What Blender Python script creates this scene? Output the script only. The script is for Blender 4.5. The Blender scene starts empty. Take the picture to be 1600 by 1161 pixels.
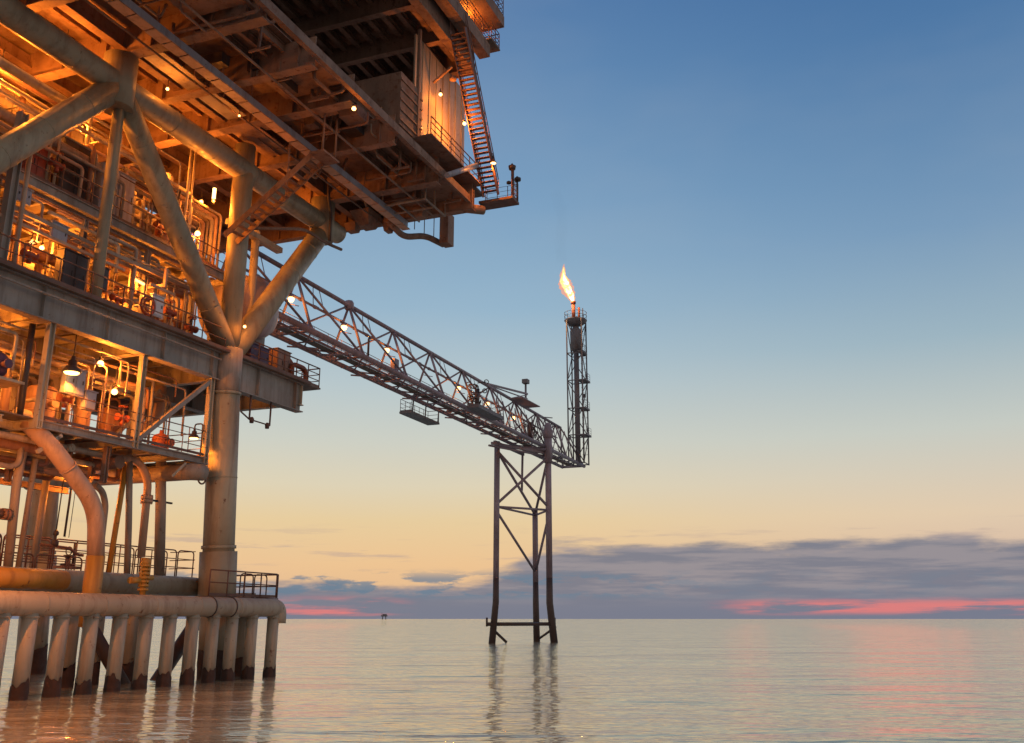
import bpy, math, random
from mathutils import Vector, Matrix
random.seed(7)
sc = bpy.context.scene
COL = sc.collection
R = math.radians

# ------------------------------------------------------------------ frames
class Frame:
    """local (a along, b across to the right, z up) -> world"""
    def __init__(s, x, y, az):
        s.o = Vector((x, y, 0)); s.A = Vector((math.sin(az), math.cos(az), 0)); s.B = Vector((math.cos(az), -math.sin(az), 0))
    def __call__(s, a, b, z):
        return s.o + s.A*a + s.B*b + Vector((0, 0, z))
PL = Frame(-13.8, 45.0, R(21.5))      # the platform grid
BR = Frame(-18.6, 60.0, R(20.8))      # the flare bridge grid
WW = Frame(0, 0, 0)

# ------------------------------------------------------------------ materials
def nodes_of(m):
    m.use_nodes = True
    return m.node_tree.nodes, m.node_tree.links
def paint(name, col, rust=(0.14, 0.055, 0.025), amount=0.35, rough=0.55, metal=0.0, scale=1.0, grime=0.45, bump=0.25):
    m = bpy.data.materials.new(name); n, l = nodes_of(m)
    b = n['Principled BSDF']
    geo = n.new('ShaderNodeNewGeometry')
    def noise(sc_, det, stretch=None, rg=0.6):
        t = n.new('ShaderNodeTexNoise'); t.inputs['Scale'].default_value = sc_*scale; t.inputs['Detail'].default_value = det
        t.inputs['Roughness'].default_value = rg
        mp = n.new('ShaderNodeMapping'); mp.inputs['Scale'].default_value = stretch or (1, 1, 1)
        l.new(geo.outputs['Position'], mp.inputs['Vector']); l.new(mp.outputs['Vector'], t.inputs['Vector'])
        return t.outputs['Fac']
    def ramp(src, lo, hi, a=0.0, c=1.0):
        r = n.new('ShaderNodeMapRange'); r.inputs['From Min'].default_value = lo; r.inputs['From Max'].default_value = hi
        r.inputs['To Min'].default_value = a; r.inputs['To Max'].default_value = c
        l.new(src, r.inputs['Value']); return r.outputs['Result']
    def mix(fac, a, c, mode='MIX'):
        x = n.new('ShaderNodeMix'); x.data_type = 'RGBA'; x.blend_type = mode
        if isinstance(fac, float): x.inputs[0].default_value = fac
        else: l.new(fac, x.inputs[0])
        for sock, v in ((x.inputs[6], a), (x.inputs[7], c)):
            if isinstance(v, tuple): sock.default_value = (*v, 1)
            else: l.new(v, sock)
        return x.outputs[2]
    big = ramp(noise(0.35, 4), 0.3, 0.7)
    dark = tuple(c*(1-grime) for c in col)
    c1 = mix(big, col, dark)
    streak = ramp(noise(2.2, 6, (1, 1, 0.10), 0.68), 0.48, 0.66, 0.0, 0.75)
    c2 = mix(streak, c1, tuple(0.55*a+0.45*b_ for a, b_ in zip(dark, rust)))
    spots = ramp(noise(3.1, 8, None, 0.72), 0.66-0.12*amount, 0.70-0.06*amount, 0.0, 0.9)
    c3 = mix(spots, c2, rust)
    l.new(c3, b.inputs['Base Color'])
    rr = ramp(noise(4.0, 4), 0.3, 0.7, rough-0.12, min(1, rough+0.18)); l.new(rr, b.inputs['Roughness'])
    b.inputs['Metallic'].default_value = metal
    if bump:
        bp = n.new('ShaderNodeBump'); bp.inputs['Strength'].default_value = bump; bp.inputs['Distance'].default_value = 0.03
        l.new(noise(5.0, 6, None, 0.7), bp.inputs['Height']); l.new(bp.outputs['Normal'], b.inputs['Normal'])
    return m
def emit(name, col, s):
    m = bpy.data.materials.new(name); n, l = nodes_of(m)
    for x in list(n):
        if x.type == 'BSDF_PRINCIPLED': n.remove(x)
    e = n.new('ShaderNodeEmission'); e.inputs[0].default_value = (*col, 1); e.inputs[1].default_value = s
    l.new(e.outputs[0], n['Material Output'].inputs[0])
    return m
M = dict(
    leg=paint('leg_paint', (0.41, 0.36, 0.26), amount=0.4, rough=0.5, bump=0.12, grime=0.35),
    tube=paint('brace_paint', (0.37, 0.325, 0.235), amount=0.3, rough=0.5, bump=0.12, grime=0.35),
    girder=paint('girder_paint', (0.37, 0.33, 0.30), amount=0.3, rough=0.6),
    under=paint('underdeck_steel', (0.35, 0.21, 0.15), amount=0.9, rough=0.7, grime=0.5),  # brown base: dim orange lamp light on beige paint, put into the colour
    under2=paint('deck_plate_steel', (0.30, 0.19, 0.145), amount=1.0, rough=0.75, grime=0.55),  # same lamp-warmed brown put into the plates
    wall=paint('module_wall_paint', (0.50, 0.42, 0.33), amount=0.25, rough=0.55),
    cream=paint('cream_paint', (0.58, 0.50, 0.38), amount=0.4, rough=0.5),
    pipe=paint('pipe_paint', (0.42, 0.33, 0.26), amount=0.5, rough=0.5),
    pipe2=paint('pipe_primer', (0.33, 0.17, 0.11), amount=0.6, rough=0.55),
    salmon=paint('riser_paint', (0.58, 0.37, 0.25), amount=0.15, rough=0.5, grime=0.2),
    yellow=paint('riser_yellow', (0.60, 0.30, 0.05), amount=0.3, rough=0.5, grime=0.3),
    rail=paint('rail_paint', (0.20, 0.10, 0.075), amount=0.6, rough=0.6, bump=0),
    railyel=paint('rail_yellow', (0.50, 0.30, 0.07), amount=0.3, rough=0.5, bump=0),
    bridge=paint('bridge_paint', (0.33, 0.27, 0.32), amount=0.5, rough=0.55),
    tower=paint('tower_paint', (0.20, 0.19, 0.215), amount=0.4, rough=0.55),
    fender=paint('fender_paint', (0.45, 0.385, 0.295), grime=0.3, amount=0.45, rough=0.5),
    wet=paint('wet_marine_growth', (0.06, 0.03, 0.022), amount=0.4, rough=0.75, bump=1.0),
    splash=paint('splash_coating', (0.075, 0.05, 0.045), amount=0.4, rough=0.5),
    panel=paint('blue_grey_panel', (0.36, 0.38, 0.46), amount=0.1, rough=0.45, grime=0.2),
    dark=paint('dark_equipment', (0.06, 0.05, 0.055), amount=0.4, rough=0.5),
    purple=paint('drum_paint', (0.13, 0.06, 0.13), amount=0.3, rough=0.5),
    pinkv=paint('vessel_paint', (0.47, 0.36, 0.36), amount=0.1, rough=0.45, grime=0.2),
    white=paint('white_board', (0.62, 0.66, 0.74), amount=0.02, rough=0.5, grime=0.1),
    redv=paint('red_paint', (0.42, 0.09, 0.05), amount=0.3, rough=0.45),
    grate=paint('grating_steel', (0.22, 0.17, 0.14), amount=0.8, rough=0.7),
    hot=paint('heat_stained_steel', (0.42, 0.11, 0.05), amount=0.6, rough=0.6),
    bulb=emit('sodium_bulb', (1.0, 0.47, 0.12), 5.0),
    bulbh=emit('sodium_bulb_hot', (1.0, 0.52, 0.16), 6.5),
)

# ------------------------------------------------------------------ mesh builder
def bend(pts, rad=0.6, n=6):
    """round the corners of a polyline"""
    out = [pts[0]]
    for i in range(1, len(pts)-1):
        p, a, c = pts[i], pts[i-1], pts[i+1]
        da, dc = (a-p), (c-p)
        r = min(rad, da.length*0.48, dc.length*0.48)
        s, e = p+da.normalized()*r, p+dc.normalized()*r
        for k in range(n+1):
            t = k/n; out.append(s*(1-t)**2 + p*2*t*(1-t) + e*t*t)
    out.append(pts[-1]); return out
class MB:
    def __init__(s): s.v = []; s.f = []; s.sm = []
    def face(s, idx, smooth=False): s.f.append(idx); s.sm.append(smooth)
    def tube(s, pts, r, seg=12, caps=True):
        pts = [Vector(p) for p in pts]
        rs = r if isinstance(r, (list, tuple)) else [r]*len(pts)
        n = len(pts); base = len(s.v)
        t0 = (pts[1]-pts[0]).normalized()
        ref = Vector((0, 0, 1)) if abs(t0.z) < 0.9 else Vector((1, 0, 0))
        u = t0.cross(ref).normalized()
        for i, p in enumerate(pts):
            if i == 0: t = t0
            elif i == n-1: t = (pts[-1]-pts[-2]).normalized()
            else:
                t = ((pts[i]-pts[i-1]).normalized()+(pts[i+1]-pts[i]).normalized())
                t = t.normalized() if t.length > 1e-6 else (pts[i+1]-pts[i]).normalized()
            u = (u - t*u.dot(t)).normalized(); w = t.cross(u)
            for k in range(seg):
                a = 2*math.pi*k/seg
                s.v.append(p + (u*math.cos(a)+w*math.sin(a))*rs[i])
        for i in range(n-1):
            for k in range(seg):
                k2 = (k+1) % seg
                s.face((base+i*seg+k, base+i*seg+k2, base+(i+1)*seg+k2, base+(i+1)*seg+k), seg > 4)
        if caps:
            s.face(tuple(base+k for k in range(seg))[::-1]); s.face(tuple(base+(n-1)*seg+k for k in range(seg)))
        return s
    def hexa(s, c8):
        b = len(s.v); s.v += [Vector(c) for c in c8]
        for q in ((0, 3, 2, 1), (4, 5, 6, 7), (0, 1, 5, 4), (1, 2, 6, 5), (2, 3, 7, 6), (3, 0, 4, 7)): s.face(tuple(b+i for i in q))
        return s
    def box(s, F, a0, a1, b0, b1, z0, z1):
        return s.hexa([F(a0, b0, z0), F(a0, b1, z0), F(a1, b1, z0), F(a1, b0, z0), F(a0, b0, z1), F(a0, b1, z1), F(a1, b1, z1), F(a1, b0, z1)])
    def bar(s, p, q, w, h, up=Vector((0, 0, 1))):
        p, q = Vector(p), Vector(q); t = (q-p).normalized()
        if abs(t.dot(up)) > 0.98: up = Vector((math.sin(R(21.5)), math.cos(R(21.5)), 0))
        x = t.cross(up).normalized()*w/2; y = x.cross(t).normalized()*h/2
        return s.hexa([p-x-y, p+x-y, q+x-y, q-x-y, p-x+y, p+x+y, q+x+y, q-x+y])
    def ibeam(s, p, q, h, w, tf=0.04, tw=0.03, up=Vector((0, 0, 1))):
        p, q = Vector(p), Vector(q); t = (q-p).normalized()
        if abs(t.dot(up)) > 0.98: up = Vector((math.sin(R(21.5)), math.cos(R(21.5)), 0))
        x = t.cross(up).normalized(); y = x.cross(t).normalized()
        s.bar(p+y*(h/2-tf/2), q+y*(h/2-tf/2), w, tf, up); s.bar(p-y*(h/2-tf/2), q-y*(h/2-tf/2), w, tf, up)
        s.bar(p, q, tw, h-2*tf, up); return s
    def lathe(s, c, axis, prof, seg=20):
        """prof: (distance along axis, radius)"""
        c = Vector(c); axis = Vector(axis).normalized()
        ref = Vector((0, 0, 1)) if abs(axis.z) < 0.9 else Vector((1, 0, 0))
        u = axis.cross(ref).normalized(); w = axis.cross(u); b = len(s.v)
        for d, r in prof:
            for k in range(seg):
                a = 2*math.pi*k/seg; s.v.append(c+axis*d+(u*math.cos(a)+w*math.sin(a))*max(r, 1e-3))
        for i in range(len(prof)-1):
            for k in range(seg):
                k2 = (k+1) % seg
                s.face((b+i*seg+k, b+i*seg+k2, b+(i+1)*seg+k2, b+(i+1)*seg+k), True)
        s.face(tuple(b+k for k in range(seg))[::-1]); s.face(tuple(b+(len(prof)-1)*seg+k for k in range(seg)))
        return s
    def torus(s, c, axis, rad, r, seg=18):
        axis = Vector(axis).normalized(); ref = Vector((0, 0, 1)) if abs(axis.z) < 0.9 else Vector((1, 0, 0))
        u = axis.cross(ref).normalized(); w = axis.cross(u)
        pts = [Vector(c)+(u*math.cos(2*math.pi*k/seg)+w*math.sin(2*math.pi*k/seg))*rad for k in range(seg+1)]
        return s.tube(pts, r, 6, False)
    def rail(s, pts, h=1.0, gap=1.4, r=0.028, mids=(0.5,), toe=True, closed_ends=True):
        """posts, top rail, mid rail and toe board along a polyline at floor level"""
        pts = [Vector(p) for p in pts]; Z = Vector((0, 0, 1))
        s.tube([p+Z*h for p in pts], r*1.15, 6)
        for m in mids: s.tube([p+Z*h*m for p in pts], r*0.9, 5)
        for i in range(len(pts)-1):
            a, b = pts[i], pts[i+1]; n = max(1, round((b-a).length/gap))
            for k in range(n + (1 if i == len(pts)-2 else 0)):
                q = a.lerp(b, k/n); s.tube([q, q+Z*h], r, 6)
            if toe: s.bar(a+Z*0.07, b+Z*0.07, 0.012, 0.12)
        return s
    def build(s, name, mat, parent=None, label=None, cat=None, group=None, kind=None, base=None):
        me = bpy.data.meshes.new(name)
        if base is None:
            xs = [v.x for v in s.v]; ys = [v.y for v in s.v]; zs = [v.z for v in s.v]
            base = Vector(((min(xs)+max(xs))/2, (min(ys)+max(ys))/2, min(zs)))
        me.from_pydata([tuple(v-base) for v in s.v], [], s.f)
        me.polygons.foreach_set('use_smooth', s.sm); me.update()
        me.materials.append(mat if isinstance(mat, bpy.types.Material) else M[mat])
        o = bpy.data.objects.new(name, me); COL.objects.link(o)
        if parent is not None:
            o.parent = parent; o.location = base - world_loc(parent)
        else: o.location = base
        tag(o, label, cat, group, kind); return o
def world_loc(o):
    v = Vector((0, 0, 0))
    while o is not None: v += o.location; o = o.parent
    return v
def tag(o, label=None, cat=None, group=None, kind=None):
    if label: o['label'] = label
    if cat: o['category'] = cat
    if group: o['group'] = group
    if kind: o['kind'] = kind
def empty(name, loc, label, cat, group=None):
    o = bpy.data.objects.new(name, None); COL.objects.link(o); o.location = loc; o.empty_display_size = 0.5
    tag(o, label, cat, group); return o
LS = 1.35
def light(parent, loc, power, col=(1.0, 0.265, 0.024), rad=0.08):
    d = bpy.data.lights.new('lamp_light', 'POINT'); d.energy = power*LS; d.color = col; d.shadow_soft_size = rad
    o = bpy.data.objects.new('lamp_light', d); COL.objects.link(o); o.parent = parent; o.location = Vector(loc)-world_loc(parent)
    return o
Z = Vector((0, 0, 1))
LS = 1.35

# ------------------------------------------------------------------ camera
cam = bpy.data.cameras.new('camera'); co = bpy.data.objects.new('camera', cam); COL.objects.link(co)
co.location = (0, 0, 2.6); co.rotation_euler = (R(90+16.05), 0, 0)
cam.sensor_width = 36; cam.lens = 33.75; cam.shift_y = -45/1600; cam.clip_end = 60000; cam.clip_start = 0.2
sc.camera = co

# ------------------------------------------------------------------ world: dusk sky
w = bpy.data.worlds.new('World'); sc.world = w; w.use_nodes = True
n, l = w.node_tree.nodes, w.node_tree.links
bg = n['Background']
tc = n.new('ShaderNodeTexCoord'); sep = n.new('ShaderNodeSeparateXYZ'); l.new(tc.outputs['Generated'], sep.inputs[0])
def mth(op, a, b=None, c=None, clamp=False):
    x = n.new('ShaderNodeMath'); x.operation = op; x.use_clamp = clamp
    for i, q in enumerate((a, b, c)):
        if q is None: continue
        if isinstance(q, (int, float)): x.inputs[i].default_value = q
        else: l.new(q, x.inputs[i])
    return x.outputs[0]
def srgb(r, g, b):
    return tuple(((c/255)/12.92 if c/255 <= 0.04045 else ((c/255+0.055)/1.055)**2.4) for c in (r, g, b)) + (1,)
def rampc(src, stops):
    r = n.new('ShaderNodeValToRGB'); e = r.color_ramp.elements
    while len(e) < len(stops): e.new(0.5)
    for el, (p, c) in zip(e, stops): el.position = p; el.color = c
    r.color_ramp.interpolation = 'EASE' if False else 'LINEAR'
    l.new(src, r.inputs[0]); return r.outputs[0]
def mixc(f, a, b):
    x = n.new('ShaderNodeMix'); x.data_type = 'RGBA'
    if isinstance(f, (int, float)): x.inputs[0].default_value = f
    else: l.new(f, x.inputs[0])
    for sk, q in ((x.inputs[6], a), (x.inputs[7], b)):
        if isinstance(q, tuple): sk.default_value = q
        else: l.new(q, sk)
    return x.outputs[2]
el = mth('MULTIPLY', mth('ARCSINE', sep.outputs[2]), 180/math.pi)          # elevation in degrees
az = mth('MULTIPLY', mth('ARCTAN2', sep.outputs[0], sep.outputs[1]), 180/math.pi)   # azimuth in degrees, 0 = ahead
def mr(src, a, b, c=0.0, d=1.0, smooth=True):
    x = n.new('ShaderNodeMapRange'); x.interpolation_type = 'SMOOTHSTEP' if smooth else 'LINEAR'
    for i, q in ((1, a), (2, b), (3, c), (4, d)): x.inputs[i].default_value = q
    l.new(src, x.inputs[0]); return x.outputs[0]
e01 = mr(el, 0, 60, 0, 1, False)
d = lambda deg: deg/60
front = rampc(e01, [(0, srgb(226, 180, 140)), (d(3), srgb(238, 196, 146)), (d(5.5), srgb(232, 205, 158)), (d(7.5), srgb(223, 211, 182)),
                    (d(10), srgb(206, 208, 196)), (d(13.5), srgb(183, 199, 204)), (d(18), srgb(150, 181, 203)), (d(24), srgb(124, 161, 194)),
                    (d(30), srgb(103, 142, 182)), (d(37), srgb(82, 121, 168)), (1, srgb(48, 78, 125))])
side = rampc(e01, [(0, srgb(206, 165, 150)), (d(5.5), srgb(226, 203, 174)), (d(10), srgb(198, 203, 195)), (d(15), srgb(156, 180, 193)),
                   (d(21), srgb(120, 154, 186)), (d(29), srgb(86, 127, 170)), (d(37), srgb(64, 106, 156)), (1, srgb(42, 76, 124))])
back = rampc(e01, [(0, srgb(200, 178, 156)), (d(6), srgb(212, 186, 160)), (d(14), srgb(202, 182, 164)), (d(30), srgb(164, 160, 164)), (1, srgb(104, 118, 144))])
fs = mr(az, -4, 30)
sky = mixc(fs, front, side)
absaz = mth('ABSOLUTE', az)
sky = mixc(mr(absaz, 45, 120), sky, back)
# faint large-scale unevenness + cloud band
def skynoise(sx, sy, scale, det, off=0.0, rough=0.6):
    cmb = n.new('ShaderNodeCombineXYZ'); l.new(mth('MULTIPLY_ADD', az, sx, off), cmb.inputs[0]); l.new(mth('MULTIPLY', el, sy), cmb.inputs[1])
    t = n.new('ShaderNodeTexNoise'); t.inputs['Scale'].default_value = scale; t.inputs['Detail'].default_value = det; t.inputs['Roughness'].default_value = rough
    l.new(cmb.outputs[0], t.inputs['Vector']); return t.outputs['Fac']
n1 = skynoise(0.07, 0.40, 1.5, 7, 3.1); n2 = skynoise(0.26, 1.1, 1.3, 8, 7.7); n3 = skynoise(0.09, 1.0, 1.6, 7, 1.3)
n5 = skynoise(0.02, 0.05, 1.6, 4, 9.3)
sky = mixc(mr(n5, 0.35, 0.65, 0.0, 0.08), sky, srgb(190, 190, 190))
# upper purple-grey bank: its top edge rises to the right of the flare bridge
top = mth('ADD', mr(az, -4, 3, 1.9, 4.05), mth('MULTIPLY', mth('SUBTRACT', n1, 0.5), 3.2))
dist = mth('SUBTRACT', top, el)
bank = mr(dist, -0.25, 0.5)
wisp = mth('MULTIPLY', mr(n3, 0.53, 0.66), mth('MULTIPLY', mr(el, 2.0, 3.4), mr(el, 5.6, 4.1)))
bankc = mixc(mr(n3, 0.40, 0.62), srgb(117, 122, 138), srgb(147, 142, 149))
bankc = mixc(mr(el, 0.3, 2.2), srgb(110, 120, 140), bankc)
sky = mixc(mth('MULTIPLY', wisp, 0.42), sky, srgb(168, 150, 152))
sky = mixc(mth('MULTIPLY', bank, 0.93), sky, bankc)
# lower bluish cumulus line left of and behind the bridge pier
lump = mth('MULTIPLY', mr(n2, 0.48, 0.58), mth('MULTIPLY', mr(el, 0.9, 1.5), mr(el, 2.9, 2.1)))
lump = mth('MULTIPLY', lump, mr(az, 14, 2, 0.25, 1.0))
sky = mixc(mth('MULTIPLY', lump, 0.8), sky, srgb(104, 128, 148))
# coral afterglow streaks low over the horizon
n4 = skynoise(0.10, 1.1, 1.7, 7, 5.2)
pk = mth('MULTIPLY', mth('MULTIPLY', mr(el, 0.12, 0.45), mr(el, 1.25, 0.7)), mth('MULTIPLY', mr(az, 10.5, 15), 1.0))
pk2 = mth('MULTIPLY', mth('MULTIPLY', mr(el, 0.05, 0.35), mr(el, 1.4, 0.7)), mth('MULTIPLY', mr(az, -16, -11), mr(az, -5.2, -8)))
pkm = mth('MULTIPLY', mth('MAXIMUM', pk, pk2), mr(n4, 0.42, 0.60))
sky = mixc(mth('MULTIPLY', pkm, 0.8), sky, srgb(236, 128, 122))
# below the horizon: unseen cream glow, added to brighten the sea's reflections
sky = mixc(mr(el, -0.6, -0.1), srgb(224, 200, 160), sky)
l.new(sky, bg.inputs[0]); bg.inputs[1].default_value = 1.0
# ------------------------------------------------------------------ sea
def make_sea():
    import bmesh
    me = bpy.data.meshes.new('sea'); bm = bmesh.new()
    rings = [0, 15, 40, 90, 200, 500, 1500, 6000, 20000, 40000]; seg = 64
    vs = []
    c = bm.verts.new((0, 0, 0))
    for r in rings[1:]: vs.append([bm.verts.new((r*math.cos(2*math.pi*k/seg), r*math.sin(2*math.pi*k/seg), 0)) for k in range(seg)])
    for k in range(seg): bm.faces.new((c, vs[0][k], vs[0][(k+1) % seg]))
    for i in range(len(vs)-1):
        for k in range(seg): bm.faces.new((vs[i][k], vs[i+1][k], vs[i+1][(k+1) % seg], vs[i][(k+1) % seg]))
    bm.to_mesh(me); bm.free()
    m = bpy.data.materials.new('sea_water'); n, l = nodes_of(m); b = n['Principled BSDF']
    b.inputs['Base Color'].default_value = (0.11, 0.10, 0.075, 1); b.inputs['IOR'].default_value = 1.6
    b.inputs['Specular IOR Level'].default_value = 0.65
    b.inputs['Roughness'].default_value = 0.05
    geo = n.new('ShaderNodeNewGeometry')
    def nz(scl, det, stretch, rg=0.5, rot=0.0):
        mp = n.new('ShaderNodeMapping'); mp.inputs['Scale'].default_value = stretch; mp.inputs['Rotation'].default_value = (0, 0, rot)
        l.new(geo.outputs['Position'], mp.inputs[0])
        t = n.new('ShaderNodeTexNoise'); t.inputs['Scale'].default_value = scl; t.inputs['Detail'].default_value = det; t.inputs['Roughness'].default_value = rg
        l.new(mp.outputs[0], t.inputs[0]); return t.outputs['Fac']
    def mm(op, a, b_):
        x = n.new('ShaderNodeMath'); x.operation = op
        for i, q in enumerate((a, b_)):
            if isinstance(q, (int, float)): x.inputs[i].default_value = q
            else: l.new(q, x.inputs[i])
        return x.outputs[0]
    h = mm('ADD', mm('MULTIPLY', nz(0.10, 3, (0.45, 1, 1), 0.5, 0.15), 1.0), mm('MULTIPLY', nz(0.55, 4, (0.4, 1, 1), 0.55, -0.1), 0.30))
    h = mm('ADD', h, mm('MULTIPLY', nz(2.2, 2, (0.5, 1, 1), 0.5, 0.3), 0.03))
    bp = n.new('ShaderNodeBump'); bp.inputs['Strength'].default_value = 1.0; bp.inputs['Distance'].default_value = 0.7
    l.new(h, bp.inputs['Height']); l.new(bp.outputs[0], b.inputs['Normal'])
    n.remove(b)
    def glossy(rough, nrm, col):
        g = n.new('ShaderNodeBsdfGlossy'); g.distribution = 'MULTI_GGX'; g.inputs['Color'].default_value = (*col, 1); g.inputs['Roughness'].default_value = rough
        if nrm: l.new(bp.outputs[0], g.inputs['Normal'])
        return g.outputs[0]
    dif = n.new('ShaderNodeBsdfDiffuse'); dif.inputs['Color'].default_value = (0.30, 0.26, 0.17, 1)
    def ms(f, a_, c_):
        x = n.new('ShaderNodeMixShader')
        if isinstance(f, float): x.inputs[0].default_value = f
        else: l.new(f, x.inputs[0])
        l.new(a_, x.inputs[1]); l.new(c_, x.inputs[2]); return x.outputs[0]
    fr = n.new('ShaderNodeFresnel'); fr.inputs['IOR'].default_value = 3.2; l.new(bp.outputs[0], fr.inputs['Normal'])
    shine = ms(0.30, glossy(0.03, True, (1.35, 1.26, 1.05)), glossy(0.24, True, (1.46, 1.33, 1.08)))  # tints above one: extra warm brightness put into the sea's reflections
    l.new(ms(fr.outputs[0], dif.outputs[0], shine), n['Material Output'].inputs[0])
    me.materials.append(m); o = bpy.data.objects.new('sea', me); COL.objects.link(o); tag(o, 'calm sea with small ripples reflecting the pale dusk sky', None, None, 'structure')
make_sea()

# ================================================================== PRODUCTION PLATFORM
plat = empty('production_platform', PL(0, 0, 0), 'large steel oil platform with grey tubular legs and brown decks, glowing with orange lamps', 'oil platform')
def part(mb, name, mat, parent=plat, **k): return mb.build(name, mat, parent, **k)

gr_rnd = random.Random(21)
def growth(a, b_, r, par, name='splash_zone', mat='wet'):
    # marine growth sleeve: lumpy surface with a ragged upper edge
    a, b_ = Vector(a), Vector(b_); n_ = 16; seg = 24; mb = MB(); ph = [gr_rnd.random()*6.28 for _ in range(4)]
    d_ = b_-a; ref = Vector((1, 0, 0)); t_ = d_.normalized(); u_ = t_.cross(ref).normalized(); w_ = t_.cross(u_)
    for i in range(n_+1):
        for k in range(seg):
            an = 2*math.pi*k/seg; rr = r+.012+gr_rnd.random()*.028*min(1, i/2)
            p = a+d_*(i/n_)+(u_*math.cos(an)+w_*math.sin(an))*rr
            if i == 0: p.z += .10*math.sin(an+ph[0])+.08*math.sin(3*an+ph[1])+.05*math.sin(7*an+ph[2])+gr_rnd.random()*.05
            mb.v.append(p)
    for i in range(n_):
        for k in range(seg):
            k2 = (k+1) % seg; mb.face((i*seg+k, i*seg+k2, (i+1)*seg+k2, (i+1)*seg+k), True)
    return mb.build(name, mat, par)
def seams(pts, r, par, mat, every=3.0):
    P_ = [Vector(p) for p in pts]; d_ = P_[-1]-P_[0]; n_ = int(d_.length/every)
    for k in range(1, n_+1):
        c = P_[0]+d_*(k/(n_+1)); MB().torus(c, d_, r+.003, .016, 24).build('weld_seam', mat, par)
# --- front jacket leg
def leg(u, v, lean, r0=0.72, r1=0.60, ring=True, zt=15.0):
    b = PL(u+lean*1.0, v, 0); m_ = PL(u, v, 13.0)
    leg_ = part(MB().tube([b.lerp(m_, 3.0/13), b.lerp(m_, 5.6/13)], r0*1.18, 28), 'leg_sleeve', 'leg')
    q = part(MB().tube([b.lerp(m_, 3/13)-Z*0, b.lerp(m_, 0.999)], r0, 32), 'jacket_leg', 'leg')
    growth(b.lerp(m_, 0.09), b.lerp(m_, -0.2), r0, q)
    part(MB().tube([b.lerp(m_, 0.09), b.lerp(m_, 3/13)], r0, 28), 'lower_sleeve', 'leg', q)
    if ring:
        part(MB().tube([b.lerp(m_, 5.8/13-0.006), b.lerp(m_, 5.8/13+0.006)], r0+0.07, 28), 'weld_ring', 'leg', q)
        part(MB().tube([b.lerp(m_, 9.0/13-0.002), b.lerp(m_, 9.0/13+0.002)], r0+0.015, 28), 'weld_ring', 'leg', q)
        part(MB().tube([b.lerp(m_, 0.994), b.lerp(m_, 1.004)], r0+0.05, 28), 'weld_ring', 'leg', q)
    return q
leg(0.0, 0, 0.9)
part(MB().tube([PL(0, 0, 13), PL(0, 0, 15.2)], 0.70, 28), 'leg_node', 'girder')
part(MB().tube([PL(0, 0, 15.2), PL(0, 0, 26.1)], [0.52, 0.52], 28), 'support_column', 'tube')
leg(0.0, -11, 0.9, 0.7)
part(MB().tube([PL(0, -11, 13), PL(0, -11, 26.1)], 0.5, 24), 'support_column', 'tube')
leg(-17.5, 0, -0.9, 0.7); part(MB().tube([PL(-17.5, 0, 13), PL(-17.5, 0, 26.1)], 0.5, 24), 'support_column', 'tube')
# --- side truss
NZ = 24.75
tc_ = part(MB().tube([PL(-26, 0, NZ), PL(9.2, 0, NZ)], 0.56, 28), 'top_chord', 'tube'); seams([PL(-26, 0, NZ), PL(9.2, 0, NZ)], .56, tc_, 'tube')
part(MB().tube([PL(-8.8, 0, NZ-1.1), PL(-8.8, 0, 26.1)], 0.72, 24), 'node_can', 'tube')
part(MB().tube([PL(7.4, 0, NZ-1.1), PL(7.4, 0, 26.2)], 0.70, 24), 'node_can', 'tube')
for a, b_, r in (((0.1, 0, 14.9), (-8.8, 0, NZ), 0.50), ((0.1, 0, 14.9), (7.6, 0, NZ-0.3), 0.58), ((-17.4, 0, 15.0), (-8.8, 0, NZ), 0.56)):
    q = part(MB().tube([PL(*a), PL(*b_)], r, 28), 'diagonal_brace', 'tube'); seams([PL(*a), PL(*b_)], r, q, 'tube')
part(MB().tube([PL(-8.6, 0, 14.9), PL(-8.6, 0, NZ)], 0.24, 18), 'post', 'tube')
for a, b_, r in (((0.1, -11, 14.9), (-8.8, -11, NZ), 0.46), ((0.1, -11, 14.9), (8, -11, NZ), 0.46)):
    part(MB().tube([PL(*a), PL(*b_)], r, 20), 'diagonal_brace', 'tube')
part(MB().tube([PL(-22, -11, NZ), PL(9.2, -11, NZ)], 0.5, 20), 'top_chord', 'tube')
# --- main plate girder (cellar deck)
G0, G1 = 13.48, 14.85
def girder(u0, u1, v, z0=G0, z1=G1, mat='girder', side=1, step=3.3):
    g = part(MB().box(PL, u0, u1, v-0.02, v+0.02, z0+0.05, z1-0.05), 'plate_girder', mat)
    part(MB().box(PL, u0, u1, v-0.24, v+0.24, z1-0.05, z1), 'top_flange', mat, g)
    part(MB().box(PL, u0, u1, v-0.24, v+0.24, z0, z0+0.05), 'bottom_flange', mat, g)
    u = u0+step*0.5
    while u < u1:
        part(MB().box(PL, u-0.012, u+0.012, v+0.021 if side > 0 else v-0.2, v+0.2 if side > 0 else v-0.021, z0+0.051, z1-0.051), 'web_stiffener', mat, g); u += step
    return g
girder(-26, -0.72, 0); girder(0.72, 6.3, 0, 13.3, 14.85)
girder(-24, 6.3, -5.5); girder(-24, 6.3, -10.9)
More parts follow.
